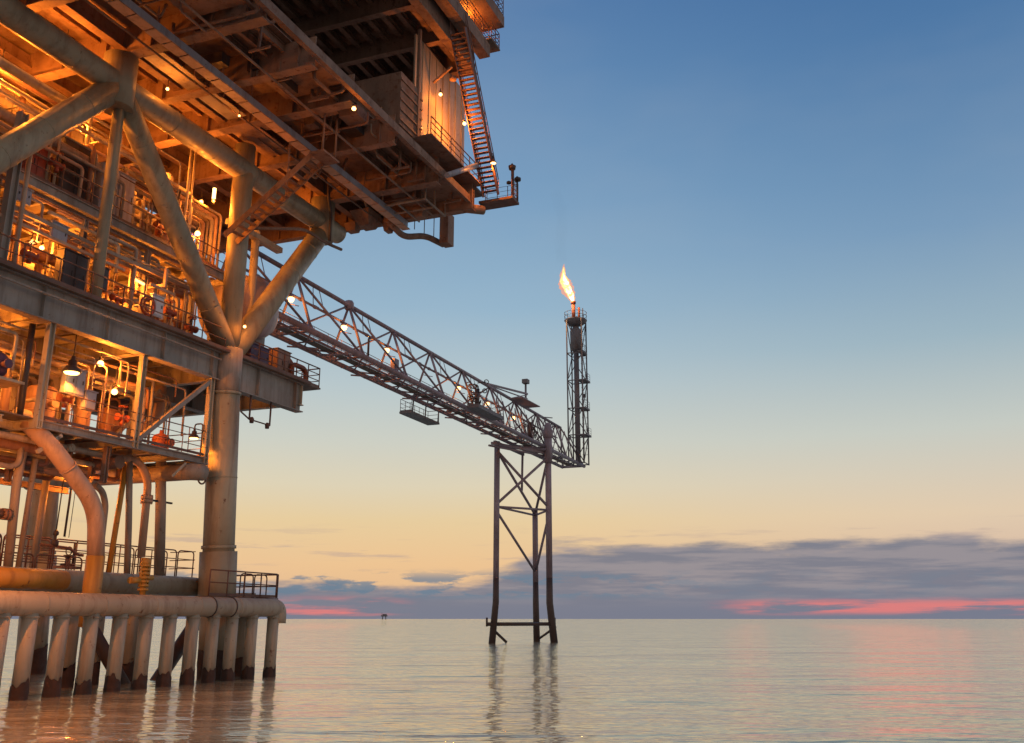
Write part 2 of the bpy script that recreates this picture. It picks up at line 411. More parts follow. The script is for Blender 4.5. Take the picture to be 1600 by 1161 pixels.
# end girder along the far side and cross girders
for u in (-21, -15.6, -10.4, -5.2, 0.0, 6.2):
    mb = MB().box(PL, u-0.02, u+0.02, -10.6, -0.26 if u < 6 else 0.2, G0+0.25, G1-0.1).box(PL, u-0.18, u+0.18, -10.6, -0.26 if u < 6 else 0.2, G0+0.2, G0+0.249)
    part(mb, 'cross_girder', 'cream')
for k in range(22):
    u = -20 + k*1.2
    mb = MB().box(PL, u-0.01, u+0.01, -10.6, -0.3, G1-0.35, G1-0.02).box(PL, u-0.08, u+0.08, -10.6, -0.3, G1-0.37, G1-0.351)
    part(mb, 'floor_joist', 'cream')
part(MB().box(PL, -26, 6.6, -11.2, 0.5, G1+0.004, G1+0.05), 'cellar_deck_plate', 'grate')
part(MB().box(PL, 6.61, 7.7, -6, 0.35, G1+0.004, G1+0.09), 'deck_edge_grating', 'grate')
part(MB().bar(PL(-26, 0.5, G1+0.11), PL(6.5, 0.5, G1+0.11), 0.02, 0.15), 'toe_plate', 'rail')
part(MB().tube([PL(-26, 0.32, G0+0.95), PL(-0.9, 0.32, G0+0.95)], 0.05, 8), 'conduit', 'girder')
part(MB().rail([PL(-26, 0.42, G1+0.05), PL(-0.8, 0.42, G1+0.05)], 1.05, 1.7), 'handrail', 'rail')
part(MB().rail([PL(0.9, 0.3, G1+0.05), PL(7.6, 0.3, G1+0.09), PL(7.6, -5.5, G1+0.09)], 1.1, 1.2, 0.032, (0.35, 0.68)), 'handrail', 'rail')
# soffit bracket frames hanging below the girder beyond the leg
mb = MB().tube([PL(1.9, 0.1, 13.3), PL(1.9, 0.1, 12.1), PL(3.6, 0.1, 12.1), PL(3.6, 0.1, 13.3)], 0.05, 8).tube([PL(1.2, 0.1, 12.35), PL(1.9, 0.1, 12.1)], 0.04, 8)
mb.lathe(PL(2.1, 0.1, 12.15), Z, [(-0.2, 0.1), (0, 0.12), (0.1, 0.06)], 10); mb.lathe(PL(3.4, 0.1, 12.1), Z, [(-0.2, 0.1), (0, 0.12), (0.1, 0.06)], 10)
part(mb, 'hanging_pipe_bracket', 'rail')

# --- lower walkway deck (A)
ZA = 9.75
fl = part(MB().box(PL, -26, -0.85, -4.6, -0.1, ZA+0.004, ZA+0.05), 'lower_walkway', 'grate')
part(MB().ibeam(PL(-10.4, 0, ZA-0.16), PL(-0.85, 0, ZA-0.16), 0.30, 0.22), 'edge_beam', 'girder', fl)
part(MB().ibeam(PL(-26, -1.2, ZA-0.16), PL(-10.4, -1.2, ZA-0.16), 0.30, 0.22), 'edge_beam', 'cream', fl)
part(MB().ibeam(PL(-10.55, 0.1, ZA-0.18), PL(-10.55, -4.6, ZA-0.18), 0.34, 0.25), 'edge_beam', 'cream', fl)
part(MB().ibeam(PL(-26, -4.7, ZA-0.22), PL(-0.8, -4.7, ZA-0.22), 0.40, 0.25), 'edge_beam', 'under', fl)
mb = MB()
for u in (-24, -21.5, -19, -16.5, -14, -12, -8.3, -6.4, -4.4, -2.6, -0.95):
    part(MB().ibeam(PL(u, -0.15, ZA-0.2), PL(u, -4.55, ZA-0.2), 0.26, 0.16), 'joist', 'cream', fl)
part(MB().rail([PL(-10.4, 0.02, ZA+0.05), PL(-0.9, 0.02, ZA+0.05), PL(-0.9, -4.5, ZA+0.05)], 1.15, 1.35, 0.022, (0.36, 0.7)), 'handrail', 'rail')
part(MB().rail([PL(-8.0, -4.5, ZA+0.05), PL(-0.9, -4.5, ZA+0.05)], 1.15, 1.3, 0.022, (0.36, 0.7)), 'handrail', 'rail')
for u, v in ((-10.55, 0), (-5.55, 0), (-1.05, 0), (-10.4, -4.6), (-5.5, -4.6), (-1.0, -4.6), (-16, 0), (-16, -4.6)):
    part(MB().ibeam(PL(u, v, ZA-0.3), PL(u, v, G0), 0.26, 0.24), 'hanger_post', 'cream')
part(MB().bar(PL(-5.4, 0.0, ZA+0.1), PL(-1.1, 0.0, G0-0.1), 0.16, 0.2), 'sway_brace', 'girder')
part(MB().bar(PL(-4.2, -3.0, ZA+0.1), PL(-1.1, -3.0, G0-0.3), 0.14, 0.16), 'sway_brace', 'cream')
part(MB().bar(PL(-9.4, 0, ZA-0.4), PL(-10.4, 0, ZA-1.2), 0.14, 0.14), 'sway_brace', 'cream')
# short drop posts and lower frame under the walkway
for u, v, z0 in ((-6.6, -0.4, 7.9), (-5.5, -2.2, 8.4), (-8.9, -3.0, 7.8)):
    part(MB().ibeam(PL(u, v, z0), PL(u, v, ZA-0.35), 0.2, 0.2), 'drop_post', 'under')
part(MB().ibeam(PL(-14, -2.4, 8.35), PL(-5.4, -2.4, 8.35), 0.25, 0.2), 'hanging_frame', 'under')
part(MB().ibeam(PL(-18, -4.4, 8.0), PL(-4.5, -4.4, 8.0), 0.25, 0.2), 'hanging_frame', 'under')
for k, (v, z, r, m_, u0, u1) in enumerate(((-0.8, 9.1, .13, 'pipe', -22, -6.1), (-1.5, 8.95, .2, 'pipe2', -24, -7.5), (-2.2, 8.9, .12, 'cream', -24, -4.4), (-2.9, 8.75, .24, 'pipe', -24, -5.0),
                               (-3.6, 8.7, .1, 'pipe2', -24, -2.5), (-4.1, 8.5, .17, 'pipe', -24, -3.6), (-3.2, 8.2, .09, 'rail', -24, -6.5), (-1.8, 8.45, .08, 'rail', -20, -8.2), (-4.9, 8.9, .16, 'pipe2', -22, -1.2))):
    part(MB().tube(bend([PL(u0, v, z), PL(u1, v, z), PL(u1, v, z+0.9)], 0.3), r, 12), 'pipe_run', m_)
part(MB().tube(bend([PL(-2.1, -9.5, 8.95), PL(-2.1, 0.15, 8.95), PL(-1.4, 0.3, 9.0)], 0.3), 0.38, 18), 'header_pipe', 'pipe')
part(MB().tube([PL(-5.2, -9.0, 9.0), PL(-5.2, -1.0, 9.0)], 0.3, 16), 'header_pipe', 'pipe2')
part(MB().tube([PL(-8.2, -9.0, 9.1), PL(-8.2, -0.6, 9.1)], 0.16, 12), 'header_pipe', 'cream')
part(MB().torus(PL(-1.35, 0.2, 8.75), PL.B, 0.26, 0.04, 16), 'pipe_hanger', 'rail')
part(MB().bar(PL(-3.2, 0.1, 8.6), PL(-2.4, 0.1, 9.3), 0.06, 0.1), 'pipe_hanger', 'cream')
# upper mezzanine (C)
ZC = 19.45
mz = part(MB().box(PL, -26, 1.0, -10.5, -1.6, ZC+0.21, ZC+0.25), 'mezzanine_deck', 'grate')
part(MB().ibeam(PL(-26, -1.5, ZC), PL(2.0, -1.5, ZC), 0.42, 0.2), 'edge_beam', 'girder', mz)
part(MB().ibeam(PL(-26, -1.5, ZC-0.42), PL(-1.0, -1.5, ZC-0.42), 0.2, 0.16), 'edge_beam', 'under', mz)
part(MB().ibeam(PL(-26, -5.5, ZC), PL(2.0, -5.5, ZC), 0.4, 0.2), 'edge_beam', 'cream', mz)
mb = MB()
for k in range(17): part(MB().ibeam(PL(-24+k*1.6, -1.6, ZC+0.02), PL(-24+k*1.6, -10.4, ZC+0.02), 0.34, 0.15), 'joist', 'cream', mz)
part(MB().rail([PL(-26, -1.5, ZC+0.25), PL(1.8, -1.5, ZC+0.25)], 1.05, 1.6, 0.025), 'handrail', 'rail')
for u in (-15.2, -12.6, -8.2, -4.4, -1.2):
    part(MB().ibeam(PL(u, -1.5, G1+0.05), PL(u, -1.5, ZC-0.52), 0.22, 0.2), 'mezzanine_post', 'girder')
part(MB().ibeam(PL(-12.7, -0.6, G1+0.05), PL(-12.7, -0.6, 21.5), 0.34, 0.32), 'mezzanine_post', 'girder')
part(MB().tube([PL(-12.1, -0.6, G1+0.05), PL(-12.1, -0.6, 21.2)], 0.09, 10), 'conduit', 'pipe')
# cable rack below the mezzanine edge + bracket corners as seen at the middle
mb = MB().bar(PL(-26, -0.9, 17.75), PL(-0.4, -0.9, 17.75), 0.10, 0.16).bar(PL(-26, -1.35, 17.75), PL(-0.4, -1.35, 17.75), 0.06, 0.14)
for k in range(50): mb.bar(PL(-25.5+k*0.5, -0.86, 17.72), PL(-25.5+k*0.5, -1.34, 17.72), 0.03, 0.03)
part(mb, 'cable_rack', 'pipe')
mb = MB().bar(PL(-26, -0.7, 17.15), PL(-6.5, -0.7, 17.15), 0.08, 0.12).bar(PL(-5.0, -0.6, 17.0), PL(-3.4, -0.6, 17.0), .1, .12)
mb.bar(PL(-4.2, -0.5, 17.1), PL(-4.2, -0.5, 18.0), 0.12, 0.12).bar(PL(-4.2, -0.5, 17.2), PL(-4.2, -3.4, 17.2), 0.12, 0.14)
part(mb, 'pipe_support_frame', 'salmon')

# --- main deck (D): girders and plates seen from below
ZD = 26.1
GR = dict()
for u, zb, v0, v1, th in ((-22, 26.0, -12, 7.5, .5), (-17.6, 26.0, -12, 7.5, .5), (-13, 26.0, -12, 7.5, .5), (-8.8, 26.1, -12, 7.5, .55), (-5.2, 26.05, -12, 7.5, .5), (-1.9, 26.0, -12, 7.5, .6), (2.2, 25.95, -12, 7.5, .5), (7.4, 26.0, -12, 7.5, .6), (11.45, 26.0, -12, 7.9, .5)):
    g = part(MB().box(PL, u-0.02, u+0.02, v0, v1, zb+0.05, 27.6), 'cross_girder', 'under')
    part(MB().box(PL, u-th/2, u+th/2, v0, v1, zb, zb+0.049), 'bottom_flange', 'under', g)
    for k in range(8): part(MB().box(PL, u-0.2, u-0.021, v0+1.2+k*2.5, v0+1.23+k*2.5, zb+0.05, 27.55), 'web_stiffener', 'under', g)
for v, zb in ((-11, 26.7), (-5.5, 26.8), (0.0, 26.5), (7.72, 26.35)):
    mb = MB().box(PL, -26, 11.6, v-0.022, v+0.022, zb+0.04, 27.5 if v < 7 else 26.9).box(PL, -26, 11.6, v-(0.22 if v < 7 else .12), v+(0.22 if v < 7 else .12), zb-0.003, zb+0.037)
    part(mb, 'long_girder', 'under' if v < 7 else 'under2')
for v in (1.35, 4.0, 4.9, 5.8, 6.9, -1.4, -2.8, -4.2, -7, -8.5):
    part(MB().ibeam(PL(-26, v, 27.36), PL(11.4, v, 27.36), 0.4, 0.18), 'deck_joist', 'under')
part(MB().box(PL, -26, 4.8, -12.2, 6.2, 27.61, 27.66), 'main_deck_plate', 'under2')
part(MB().box(PL, 4.81, 11.7, -12.2, 8.3, 27.61, 27.66), 'main_deck_plate', 'under2')
# boxed bottom plates lit from the level below
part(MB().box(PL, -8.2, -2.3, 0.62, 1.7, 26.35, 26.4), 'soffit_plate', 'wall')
part(MB().box(PL, -1.4, 1.8, 0.4, 1.6, 26.35, 26.4), 'soffit_plate', 'under')
part(MB().box(PL, -4.8, -2.3, 4.0, 7.2, 26.75, 26.8), 'soffit_plate', 'under')
part(MB().box(PL, -12.6, -9.3, 4.0, 6.9, 26.75, 26.8), 'soffit_plate', 'under')
part(MB().box(PL, 8.2, 11.1, 3.4, 7.6, 26.75, 26.8), 'soffit_plate', 'under')
# long cable tray hung under the deck
mb = MB().bar(PL(-26, 3.55, 25.72), PL(11.3, 3.55, 25.72), 0.03, 0.34).bar(PL(-26, 2.98, 25.68), PL(11.3, 2.98, 25.68), 0.03, 0.16)
tr = part(mb, 'cable_tray', 'panel')  # blue grey puts the skylight on the tray's side into its colour
mb = MB()
u = -26.0
while u < 11: mb.box(PL, u+0.03, u+0.97, 3.0, 3.53, 25.52, 25.55+0.02*((int(u) % 3)-1)); u += 1.02
part(mb, 'tray_cover', 'salmon', tr)  # salmon puts orange lamp light on the tray's underside into its colour
mb = MB()
for k in range(18): mb.bar(PL(-25+k*2.1, 3.25, 25.6), PL(-25+k*2.1, 3.25, 26.9), 0.06, 0.06)
part(mb, 'tray_hanger', 'under', tr)
for v, z, r, mt in ((5.4, 25.85, .06, 'under'), (1.9, 25.9, .05, 'under')):
    part(MB().tube([PL(-24, v, z), PL(11, v, z)], r, 10), 'underdeck_pipe', mt)
xr = random.Random(5)
for k in range(34):
    u = -14+xr.random()*24; v = .8+xr.random()*6.3; L_ = 1.2+xr.random()*4; z = 26.1+xr.random()*.7; mt_ = xr.choice(['under', 'pipe', 'under2', 'pipe2'])
    if xr.random() < .6: part(MB().tube(bend([PL(u, v, z+.5), PL(u, v, z), PL(u+L_, v, z), PL(u+L_, v+.3, z+.6)], .2), xr.choice([.04, .06, .09, .13]), 10), 'underdeck_pipe', mt_)
    else: part(MB().tube(bend([PL(u, v, z+.5), PL(u, v, z), PL(u, min(7.4, v+L_), z), PL(u, min(7.4, v+L_), z+.6)], .2), xr.choice([.03, .05, .08]), 10), 'underdeck_pipe', mt_)
for k in range(16):
    u = -12+xr.random()*22; v = .9+xr.random()*5.8; a_ = .4+xr.random()*.9; b2 = .3+xr.random()*.8; z = 26.3+xr.random()*.5
    part(MB().box(PL, u, u+a_, v, v+b2, z, z+.5), 'underdeck_box', xr.choice(['under', 'under2', 'wall', 'dark']))
for k in range(9):
    u = -10+k*2.4+xr.random(); v = 4.6+xr.random()*2.4
    part(MB().bar(PL(u, v, 26.2), PL(u+.1, v, 27.5), .1, .1).bar(PL(u, v-.5, 26.15), PL(u, v+.6, 26.15), .1, .1), 'pipe_hanger_frame', 'under')
# hanging lamp-rack frame to the right of the tray near the deck end
mb = MB()
for a, b_ in (((8.4, 3.4, 25.7), (8.4, 6.2, 25.7)), ((8.4, 6.2, 25.7), (11.0, 6.2, 25.7)), ((9.6, 3.4, 25.7), (9.6, 6.2, 25.7)), ((8.4, 4.4, 25.7), (11.2, 4.4, 25.7))): mb.bar(PL(*a), PL(*b_), 0.08, 0.1)
for q in ((8.4, 3.4), (8.4, 6.2), (9.6, 6.2), (11.0, 6.2)): mb.bar(PL(q[0], q[1], 25.7), PL(q[0], q[1], 26.8), 0.07, 0.07)
part(mb, 'hanging_frame', 'girder')
# deep corrugated end beam facing the camera
mb = MB()
for k in range(30): mb.box(PL, 11.15, 11.19+0.05*(k % 2), 1.9+k*0.2, 2.1+k*0.2, 26.05, 28.0)
part(mb, 'end_fascia', 'under')
part(MB().tube([PL(11.4, 7.3, 26.2), PL(12.4, 8.1, 26.35)], 0.28, 16), 'end_stub', 'under')
part(MB().tube([PL(8.9, 3.1, 25.75), PL(10.5, 7.8, 28.2)], 0.1, 10), 'knee_brace', 'girder')
part(MB().tube([PL(7.0, 8.2, 26.2), PL(10.9, 8.3, 28.6)], 0.16, 12), 'knee_brace', 'panel')
part(MB().rail([PL(4.9, 8.2, 27.66), PL(11.3, 8.2, 27.66), PL(11.6, 8.2, 27.66), PL(11.6, 5.5, 27.66)], 1.1, 1.3, 0.03, (0.36, 0.7)), 'handrail', 'rail')
# items hanging at the far underside edge
part(MB().tube(bend([PL(10.3, 2.6, 25.8), PL(12.6, 2.6, 25.5), PL(14.4, 3.2, 26.2), PL(16.2, 3.6, 26.2)], 0.7), 0.2, 14), 'overboard_pipe', 'under')
part(MB().box(PL, 15.0, 15.9, 3.9, 4.5, 25.8, 27.9), 'overboard_box', 'under')
part(MB().bar(PL(11.5, 2.6, 27.9), PL(16, 4.2, 27.95), 0.25, 0.2), 'outrigger_beam', 'under')
mb = MB()
for k in range(5): part(MB().tube([PL(12.2+k*0.8, 2.85+k*.28, 27.8), PL(12.2+k*0.8, 2.85+k*.28, 26.1)], 0.03, 6), 'hanger_rod', 'rail')
part(MB().hexa([PL(9.8, 1.0, 25.4), PL(9.8, 1.7, 25.4), PL(10.7, 1.7, 25.4), PL(10.7, 1.0, 25.4), PL(9.2, .7, 26.2), PL(9.2, 2.0, 26.2), PL(11.2, 2.0, 26.2), PL(11.2, .7, 26.2)]), 'drain_hopper', 'under')
for (a, b2, c, h_) in ((9.6, -1.6, .9, .7), (10.4, -.4, .8, .45), (11.0, 1.9, .5, .55), (10.9, -3.0, .7, .5), (10.2, 4.4, .7, .35)):
    part(MB().hexa([PL(a+.15, b2+.1, 26.0-h_), PL(a+.15, b2+c-.1, 26.0-h_), PL(a+.7, b2+c-.1, 26.0-h_), PL(a+.7, b2+.1, 26.0-h_), PL(a, b2, 26.05), PL(a, b2+c, 26.05), PL(a+.85, b2+c, 26.05), PL(a+.85, b2, 26.05)]), 'drain_hopper', 'under')
# pipes and cables around the far node
part(MB().tube(bend([PL(-0.5, 1.1, 21.2), PL(4.2, 1.1, 23.0), PL(6.2, 1.0, 23.0), PL(8.2, 0.9, 23.3)], 1.0), 0.09, 10), 'service_pipe', 'under2')
part(MB().tube(bend([PL(6.6, 0.9, 27.5), PL(6.5, 0.9, 26), PL(7.0, 0.85, 25.2), PL(7.0, 0.85, 23.4)], 0.5), 0.09, 10), 'service_pipe', 'dark')
part(MB().tube([PL(3.5, -1.6, 15), PL(3.5, -1.6, 23.0)], 0.22, 14), 'post', 'cream')
part(MB().bar(PL(1.0, -1.5, 22.6), PL(5.6, -1.5, 22.6), 0.4, 0.3), 'long_girder', 'cream')
part(MB().tube([PL(-3.5, -7, 24.5), PL(5.0, -3.2, 20.0)], 0.3, 16), 'diagonal_brace', 'pipe')
part(MB().tube([PL(-26, -1.2, 23.4), PL(-9.6, -1.2, 23.4)], 0.2, 14), 'pipe_run', 'cream')

# --- upper deck (E)
ZE = 34.9
for u in (-20, -16, -12, -8, -4, 0, 3.6, 7.2, 10.6):
    g = part(MB().box(PL, u-0.02, u+0.02, -4, 7.9, ZE+0.05, 36.2), 'cross_girder', 'under')
    part(MB().box(PL, u-0.2, u+0.2, -4, 7.9, ZE, ZE+0.049), 'bottom_flange', 'under', g)
for k in range(12): part(MB().ibeam(PL(-22, -3.6+k*0.95, 35.95), PL(10.5, -3.6+k*0.95, 35.95), 0.4, 0.3), 'deck_joist', 'under')
part(MB().box(PL, -24, 10.9, 7.93, 8.0, ZE-0.1, 36.5), 'edge_girder', 'under2')
part(MB().box(PL, -24, 10.9, 7.7, 8.25, ZE-0.16, ZE-0.105), 'edge_girder', 'under')
part(MB().box(PL, 10.9, 10.96, -4, 8.0, ZE-0.1, 36.5), 'edge_girder', 'under2')
part(MB().box(PL, -24, 11.0, -4.2, 8.1, 36.51, 36.56), 'upper_deck_plate', 'under2')
# module walls between the main and upper decks
def wallp(u0, u1, v0, v1, z0, z1, mat, rib=0.45):
    mb = MB().box(PL, u0, u1, v0, v1, z0, z1)
    if u1-u0 > v1-v0:
        k = u0+rib
        while k < u1: mb.box(PL, k-0.03, k+0.03, v1+0.002, v1+0.05, z0+0.1, z1-0.1); k += rib
    else:
        k = v0+rib
        while k < v1: mb.box(PL, u0-0.05, u0-0.002, k-0.03, k+0.03, z0+0.1, z1-0.1); k += rib
    return part(mb, 'module_wall', mat)
wallp(5.7, 12.5, 6.6, 6.7, 27.67, 34.75, 'wall', 0.9)
part(MB().box(PL, 11.71, 12.9, 5.0, 7.89, 27.5, 27.65), 'landing_grating', 'grate')
wallp(-3.0, -2.9, -8, 0.2, 27.67, 34.8, 'under2', 1.1)
wallp(-22, 5.4, -1.6, -1.5, 27.67, 34.8, 'under2', 1.1)
part(MB().box(PL, 2.0, 5.4, -1.4, 3.0, 27.67, 30.6), 'module', 'under2')
part(MB().box(PL, 3.4, 5.9, 1.6, 7.1, 27.75, 30.9), 'module', 'under2')
for k in range(5): part(MB().box(PL, 3.38, 5.92, 7.11, 7.16, 28.0+k*.6, 28.12+k*.6), 'module_rib', 'under')
part(MB().bar(PL(5.4, 7.1, 27.67), PL(5.4, 7.1, 34.7), 0.18, 0.18), 'post', 'under')
part(MB().bar(PL(7.6, 6.9, 32.6), PL(7.6, 8.1, 33.4), 0.12, 0.12).lathe(PL(8.2, 7.9, 33.0), Z, [(-.15, .05), (-.1, .2), (.1, .2), (.15, .05)], 12), 'bracket_arm', 'under')
# --- balcony (cantilevered) and top platforms
part(MB().box(PL, -20, 11.1, 7.9, 9.0, 36.57, 36.75), 'balcony', 'under')
bal = part(MB().box(PL, -20, 11.1, 8.3, 9.0, 35.9, 36.55), 'balcony_beam', 'under2')
part(MB().rail([PL(-20, 8.95, 36.75), PL(11.05, 8.95, 36.75), PL(11.05, 8.0, 36.75)], 1.2, 1.1, 0.03, (0.25, 0.5, 0.75)), 'handrail', 'rail')
part(MB().box(PL, 8.2, 11.7, 7.8, 9.7, 38.2, 38.95), 'top_platform', 'under')
part(MB().rail([PL(8.2, 9.65, 38.96), PL(11.65, 9.65, 38.96), PL(11.65, 7.8, 38.96)], 1.3, 0.9, 0.03, (0.25, 0.5, 0.75)), 'handrail', 'rail')
part(MB().rail([PL(10.8, 9.2, 37.0), PL(12.1, 9.2, 37.0), PL(12.1, 7.9, 37.0)], 1.1, 0.7, 0.03, (0.25, 0.5, 0.75)), 'handrail', 'rail')
part(MB().box(PL, 10.7, 12.15, 7.9, 9.25, 36.9, 36.99), 'top_platform', 'grate')
wallp(2, 8.9, 7.1, 7.2, 36.8, 41, 'wall', 0.8)
part(MB().bar(PL(9.6, 7.6, 36.6), PL(9.6, 7.6, 38.2), 0.2, 0.2), 'post', 'wall')
part(MB().box(PL, 8.95, 9.3, 7.3, 7.9, 36.76, 37.9), 'window_panel', 'white')
part(MB().box(PL, 3.5, 4.9, 7.6, 7.7, 37.0, 39.4), 'door_panel', 'panel')
part(MB().box(PL, 12.1, 13.2, 7.9, 10.1, 26.7, 26.85), 'stair_landing', 'rail')
part(MB().rail([PL(12.9, 8.0, 26.85), PL(13.15, 8.0, 26.85), PL(13.15, 10.05, 26.85), PL(12.1, 10.05, 26.85)], 1.2, 0.6, 0.026, (0.25, 0.5, 0.75)), 'handrail', 'rail')
# back module walls closing the two process levels
wallp(-26, 7.8, -10.7, -10.6, G1+0.06, ZC-0.2, 'wall', 1.2)
wallp(-26, 8.5, -10.7, -10.6, ZC+0.26, 26.0, 'wall', 1.2)
wallp(-24, -5.2, -8.1, -8.0, ZA+0.2, G0+0.2, 'cream', 1.0)
wallp(-24, -4.0, -6.5, -6.4, 21.4, 25.9, 'wall', 1.4)
part(MB().box(PL, -9.4, -4.9, -3.4, -2.9, 19.75, 20.0), 'equipment_plinth', 'girder')

# ================================================================== platform pipework (parts of the platform)
def prun(pts, r, mat, rb=0.4, seg=12, name='pipe_run', fl=()):
    P_ = [PL(*p) for p in pts]
    o = part(MB().tube(bend(P_, rb), r, seg), name, mat)
    return o
rnd = random.Random(11)
mats = ['pipe', 'pipe2', 'cream', 'pipe', 'salmon', 'girder', 'cream']
for k in range(15):      # level B: long runs with drops
    v = -2.4 - rnd.random()*6.5; z = 17.2 + rnd.random()*2.0; u0 = -24+rnd.random()*6; u1 = -8+rnd.random()*9; r = rnd.choice([.05, .07, .1, .14, .2, .26])
    prun([(u0, v, z), (u1, v, z), (u1, v, G1+0.3)], r, rnd.choice(mats))
for k in range(13):      # level B: cross runs
    u = -14+rnd.random()*15; z = 16.2+rnd.random()*2.9; r = rnd.choice([.05, .07, .1, .16]); v1 = -1.9-rnd.random()*2
    prun([(u, -10.2, z), (u, v1, z), (u, v1, G1+0.2)], r, rnd.choice(mats))
for k in range(14):      # level C
    v = -2.0 - rnd.random()*3.6; z = 21.0 + rnd.random()*4.3; u0 = -24+rnd.random()*6; u1 = -10+rnd.random()*10; r = rnd.choice([.06, .09, .12, .18, .24])
    prun([(u0, v, z), (u1, v, z), (u1, v, ZC+0.4)], r, rnd.choice(mats))
for k in range(14):      # level C verticals and crosses
    u = -15+rnd.random()*16; v = -2.0-rnd.random()*3; r = rnd.choice([.05, .08, .11, .15]); z = 22+rnd.random()*3.5
    prun([(u, v-2.5, z), (u, v, z), (u, v, ZC+0.3)], r, rnd.choice(mats))
for k in range(13):      # level A: pipes under the girder and drops to the walkway
    v = -1.2-rnd.random()*5.6; z = 12.0+rnd.random()*1.3; u0 = -22+rnd.random()*5; u1 = -9+rnd.random()*7; r = rnd.choice([.05, .07, .1, .14, .18])
    prun([(u0, v, z), (u1, v, z), (u1, v, ZA+0.1)], r, rnd.choice(mats))
for k in range(9):
    u = -10+rnd.random()*9; v = -2-rnd.random()*3; r = rnd.choice([.04, .06, .09]); z = 12.4+rnd.random()*.9
    prun([(u, -9.5, z), (u, v, z), (u, v, ZA+0.1)], r, rnd.choice(mats))
for k in range(26):      # thin front services below the girder: conduits with drops, little branches
    u = -13+rnd.random()*12; v = -0.5-rnd.random()*2.2; z = 12.6+rnd.random()*.8; r = rnd.choice([.025, .035, .05, .07])
    part(MB().tube(bend([PL(u-1-rnd.random()*3, v, z), PL(u, v, z), PL(u, v, z-.5-rnd.random()*2.2)], .2), r, 8), 'conduit', rnd.choice(mats))
for k in range(30):      # thin services below the mezzanine and behind its rail
    u = -14+rnd.random()*14; v = -0.8-rnd.random()*2.4; z = 17.9+rnd.random()*1.0; r = rnd.choice([.03, .04, .06, .09])
    part(MB().tube(bend([PL(u-2-rnd.random()*4, v, z), PL(u, v, z), PL(u, v, z-.6-rnd.random()*2.6)], .2), r, 8), 'conduit', rnd.choice(mats+['rail']))
for k in range(22):
    u = -14+rnd.random()*14.5; v = -1.7-rnd.random()*1.6; z = 21+rnd.random()*3.6; r = rnd.choice([.03, .045, .06, .08])
    part(MB().tube(bend([PL(u-1.5-rnd.random()*3, v, z), PL(u, v, z), PL(u, v, ZC+.3)], .2), r, 8), 'conduit', rnd.choice(mats+['rail']))
# strip of parallel pipes on the far upper level, lit bright (seen between brace and chord)
for k in range(6):
    prun([(-5.5, -1.9-k*0.28, 22.9-k*0.05), (0.9, -1.9-k*0.28, 22.9-k*0.05), (0.9, -1.9-k*0.28, 19.8)], 0.07+0.02*(k % 3), ['pipe', 'salmon', 'cream'][k % 3], 0.25)
prun([(-1.9, -1.8, 19.8), (-1.9, -1.8, 25.8)], 0.07, 'cream'); prun([(-1.6, -1.8, 19.8), (-1.6, -1.8, 25.8)], 0.05, 'cream')
# the S-bent process pipe at the lower level
prun([(-0.7, -3.3, G0), (-0.7, -3.3, 11.9), (-2.2, -3.3, 10.6), (-2.2, -3.3, ZA+0.1)], 0.3, 'salmon', 0.9, 18, 'process_pipe')
prun([(-5.0, -3.6, G0), (-5.0, -3.6, ZA+0.1)], 0.34, 'salmon', 0.9, 18, 'process_pipe')
prun([(-7.2, -5.6, G0), (-7.2, -5.6, ZA+0.1)], 0.36, 'cream', 0.9, 18, 'process_pipe')
# far orange loops on the deck beyond the leg
prun([(4.6, -0.6, 15.0), (4.6, -0.6, 16.2), (6.2, -0.6, 16.2), (6.2, -0.6, 15.0)], 0.16, 'hot', 0.7, 14, 'loop_pipe')
prun([(5.6, -0.2, 15.0), (5.6, -0.2, 15.9), (7.0, -0.2, 15.9), (7.0, -0.2, 15.0)], 0.14, 'hot', 0.6, 14, 'loop_pipe')

# ================================================================== lower boat level
part(MB().tube([PL(-25, -1.0, 4.02), PL(0.3, -1.0, 4.02)], 0.42, 28), 'jacket_horizontal', 'leg')
part(MB().tube([PL(-25, -11, 4.0), PL(0.3, -11, 4.0)], 0.4, 20), 'jacket_horizontal', 'leg')
part(MB().tube([PL(0.8, 0, 4.0), PL(0.8, -11, 4.0)], 0.38, 20), 'jacket_horizontal', 'leg')
part(MB().tube([PL(2.6, -2.0, 3.3), PL(-4.0, -2.0, -4.0)], 0.32, 18), 'jacket_brace', 'splash')
part(MB().tube([PL(-6.0, -2.0, 3.6), PL(-0.6, -1.2, -3.0)], 0.28, 18), 'jacket_brace', 'splash')
part(MB().tube([PL(2.6, -2.0, 3.4), PL(2.2, -2.0, 3.9)], 0.33, 18), 'jacket_brace', 'leg')
for u, v, r in ((-5.9, -2.0, .42), (-4.2, -2.2, .3), (-2.4, -2.0, .34), (3.3, -0.4, .5)):
    q = part(MB().tube([PL(u, v, 0.75), PL(u, v, 3.8)], r, 20), 'guide_pile', 'fender'); growth(PL(u, v, .75+gr_rnd.random()*.15), PL(u, v, -2), r, q)
    
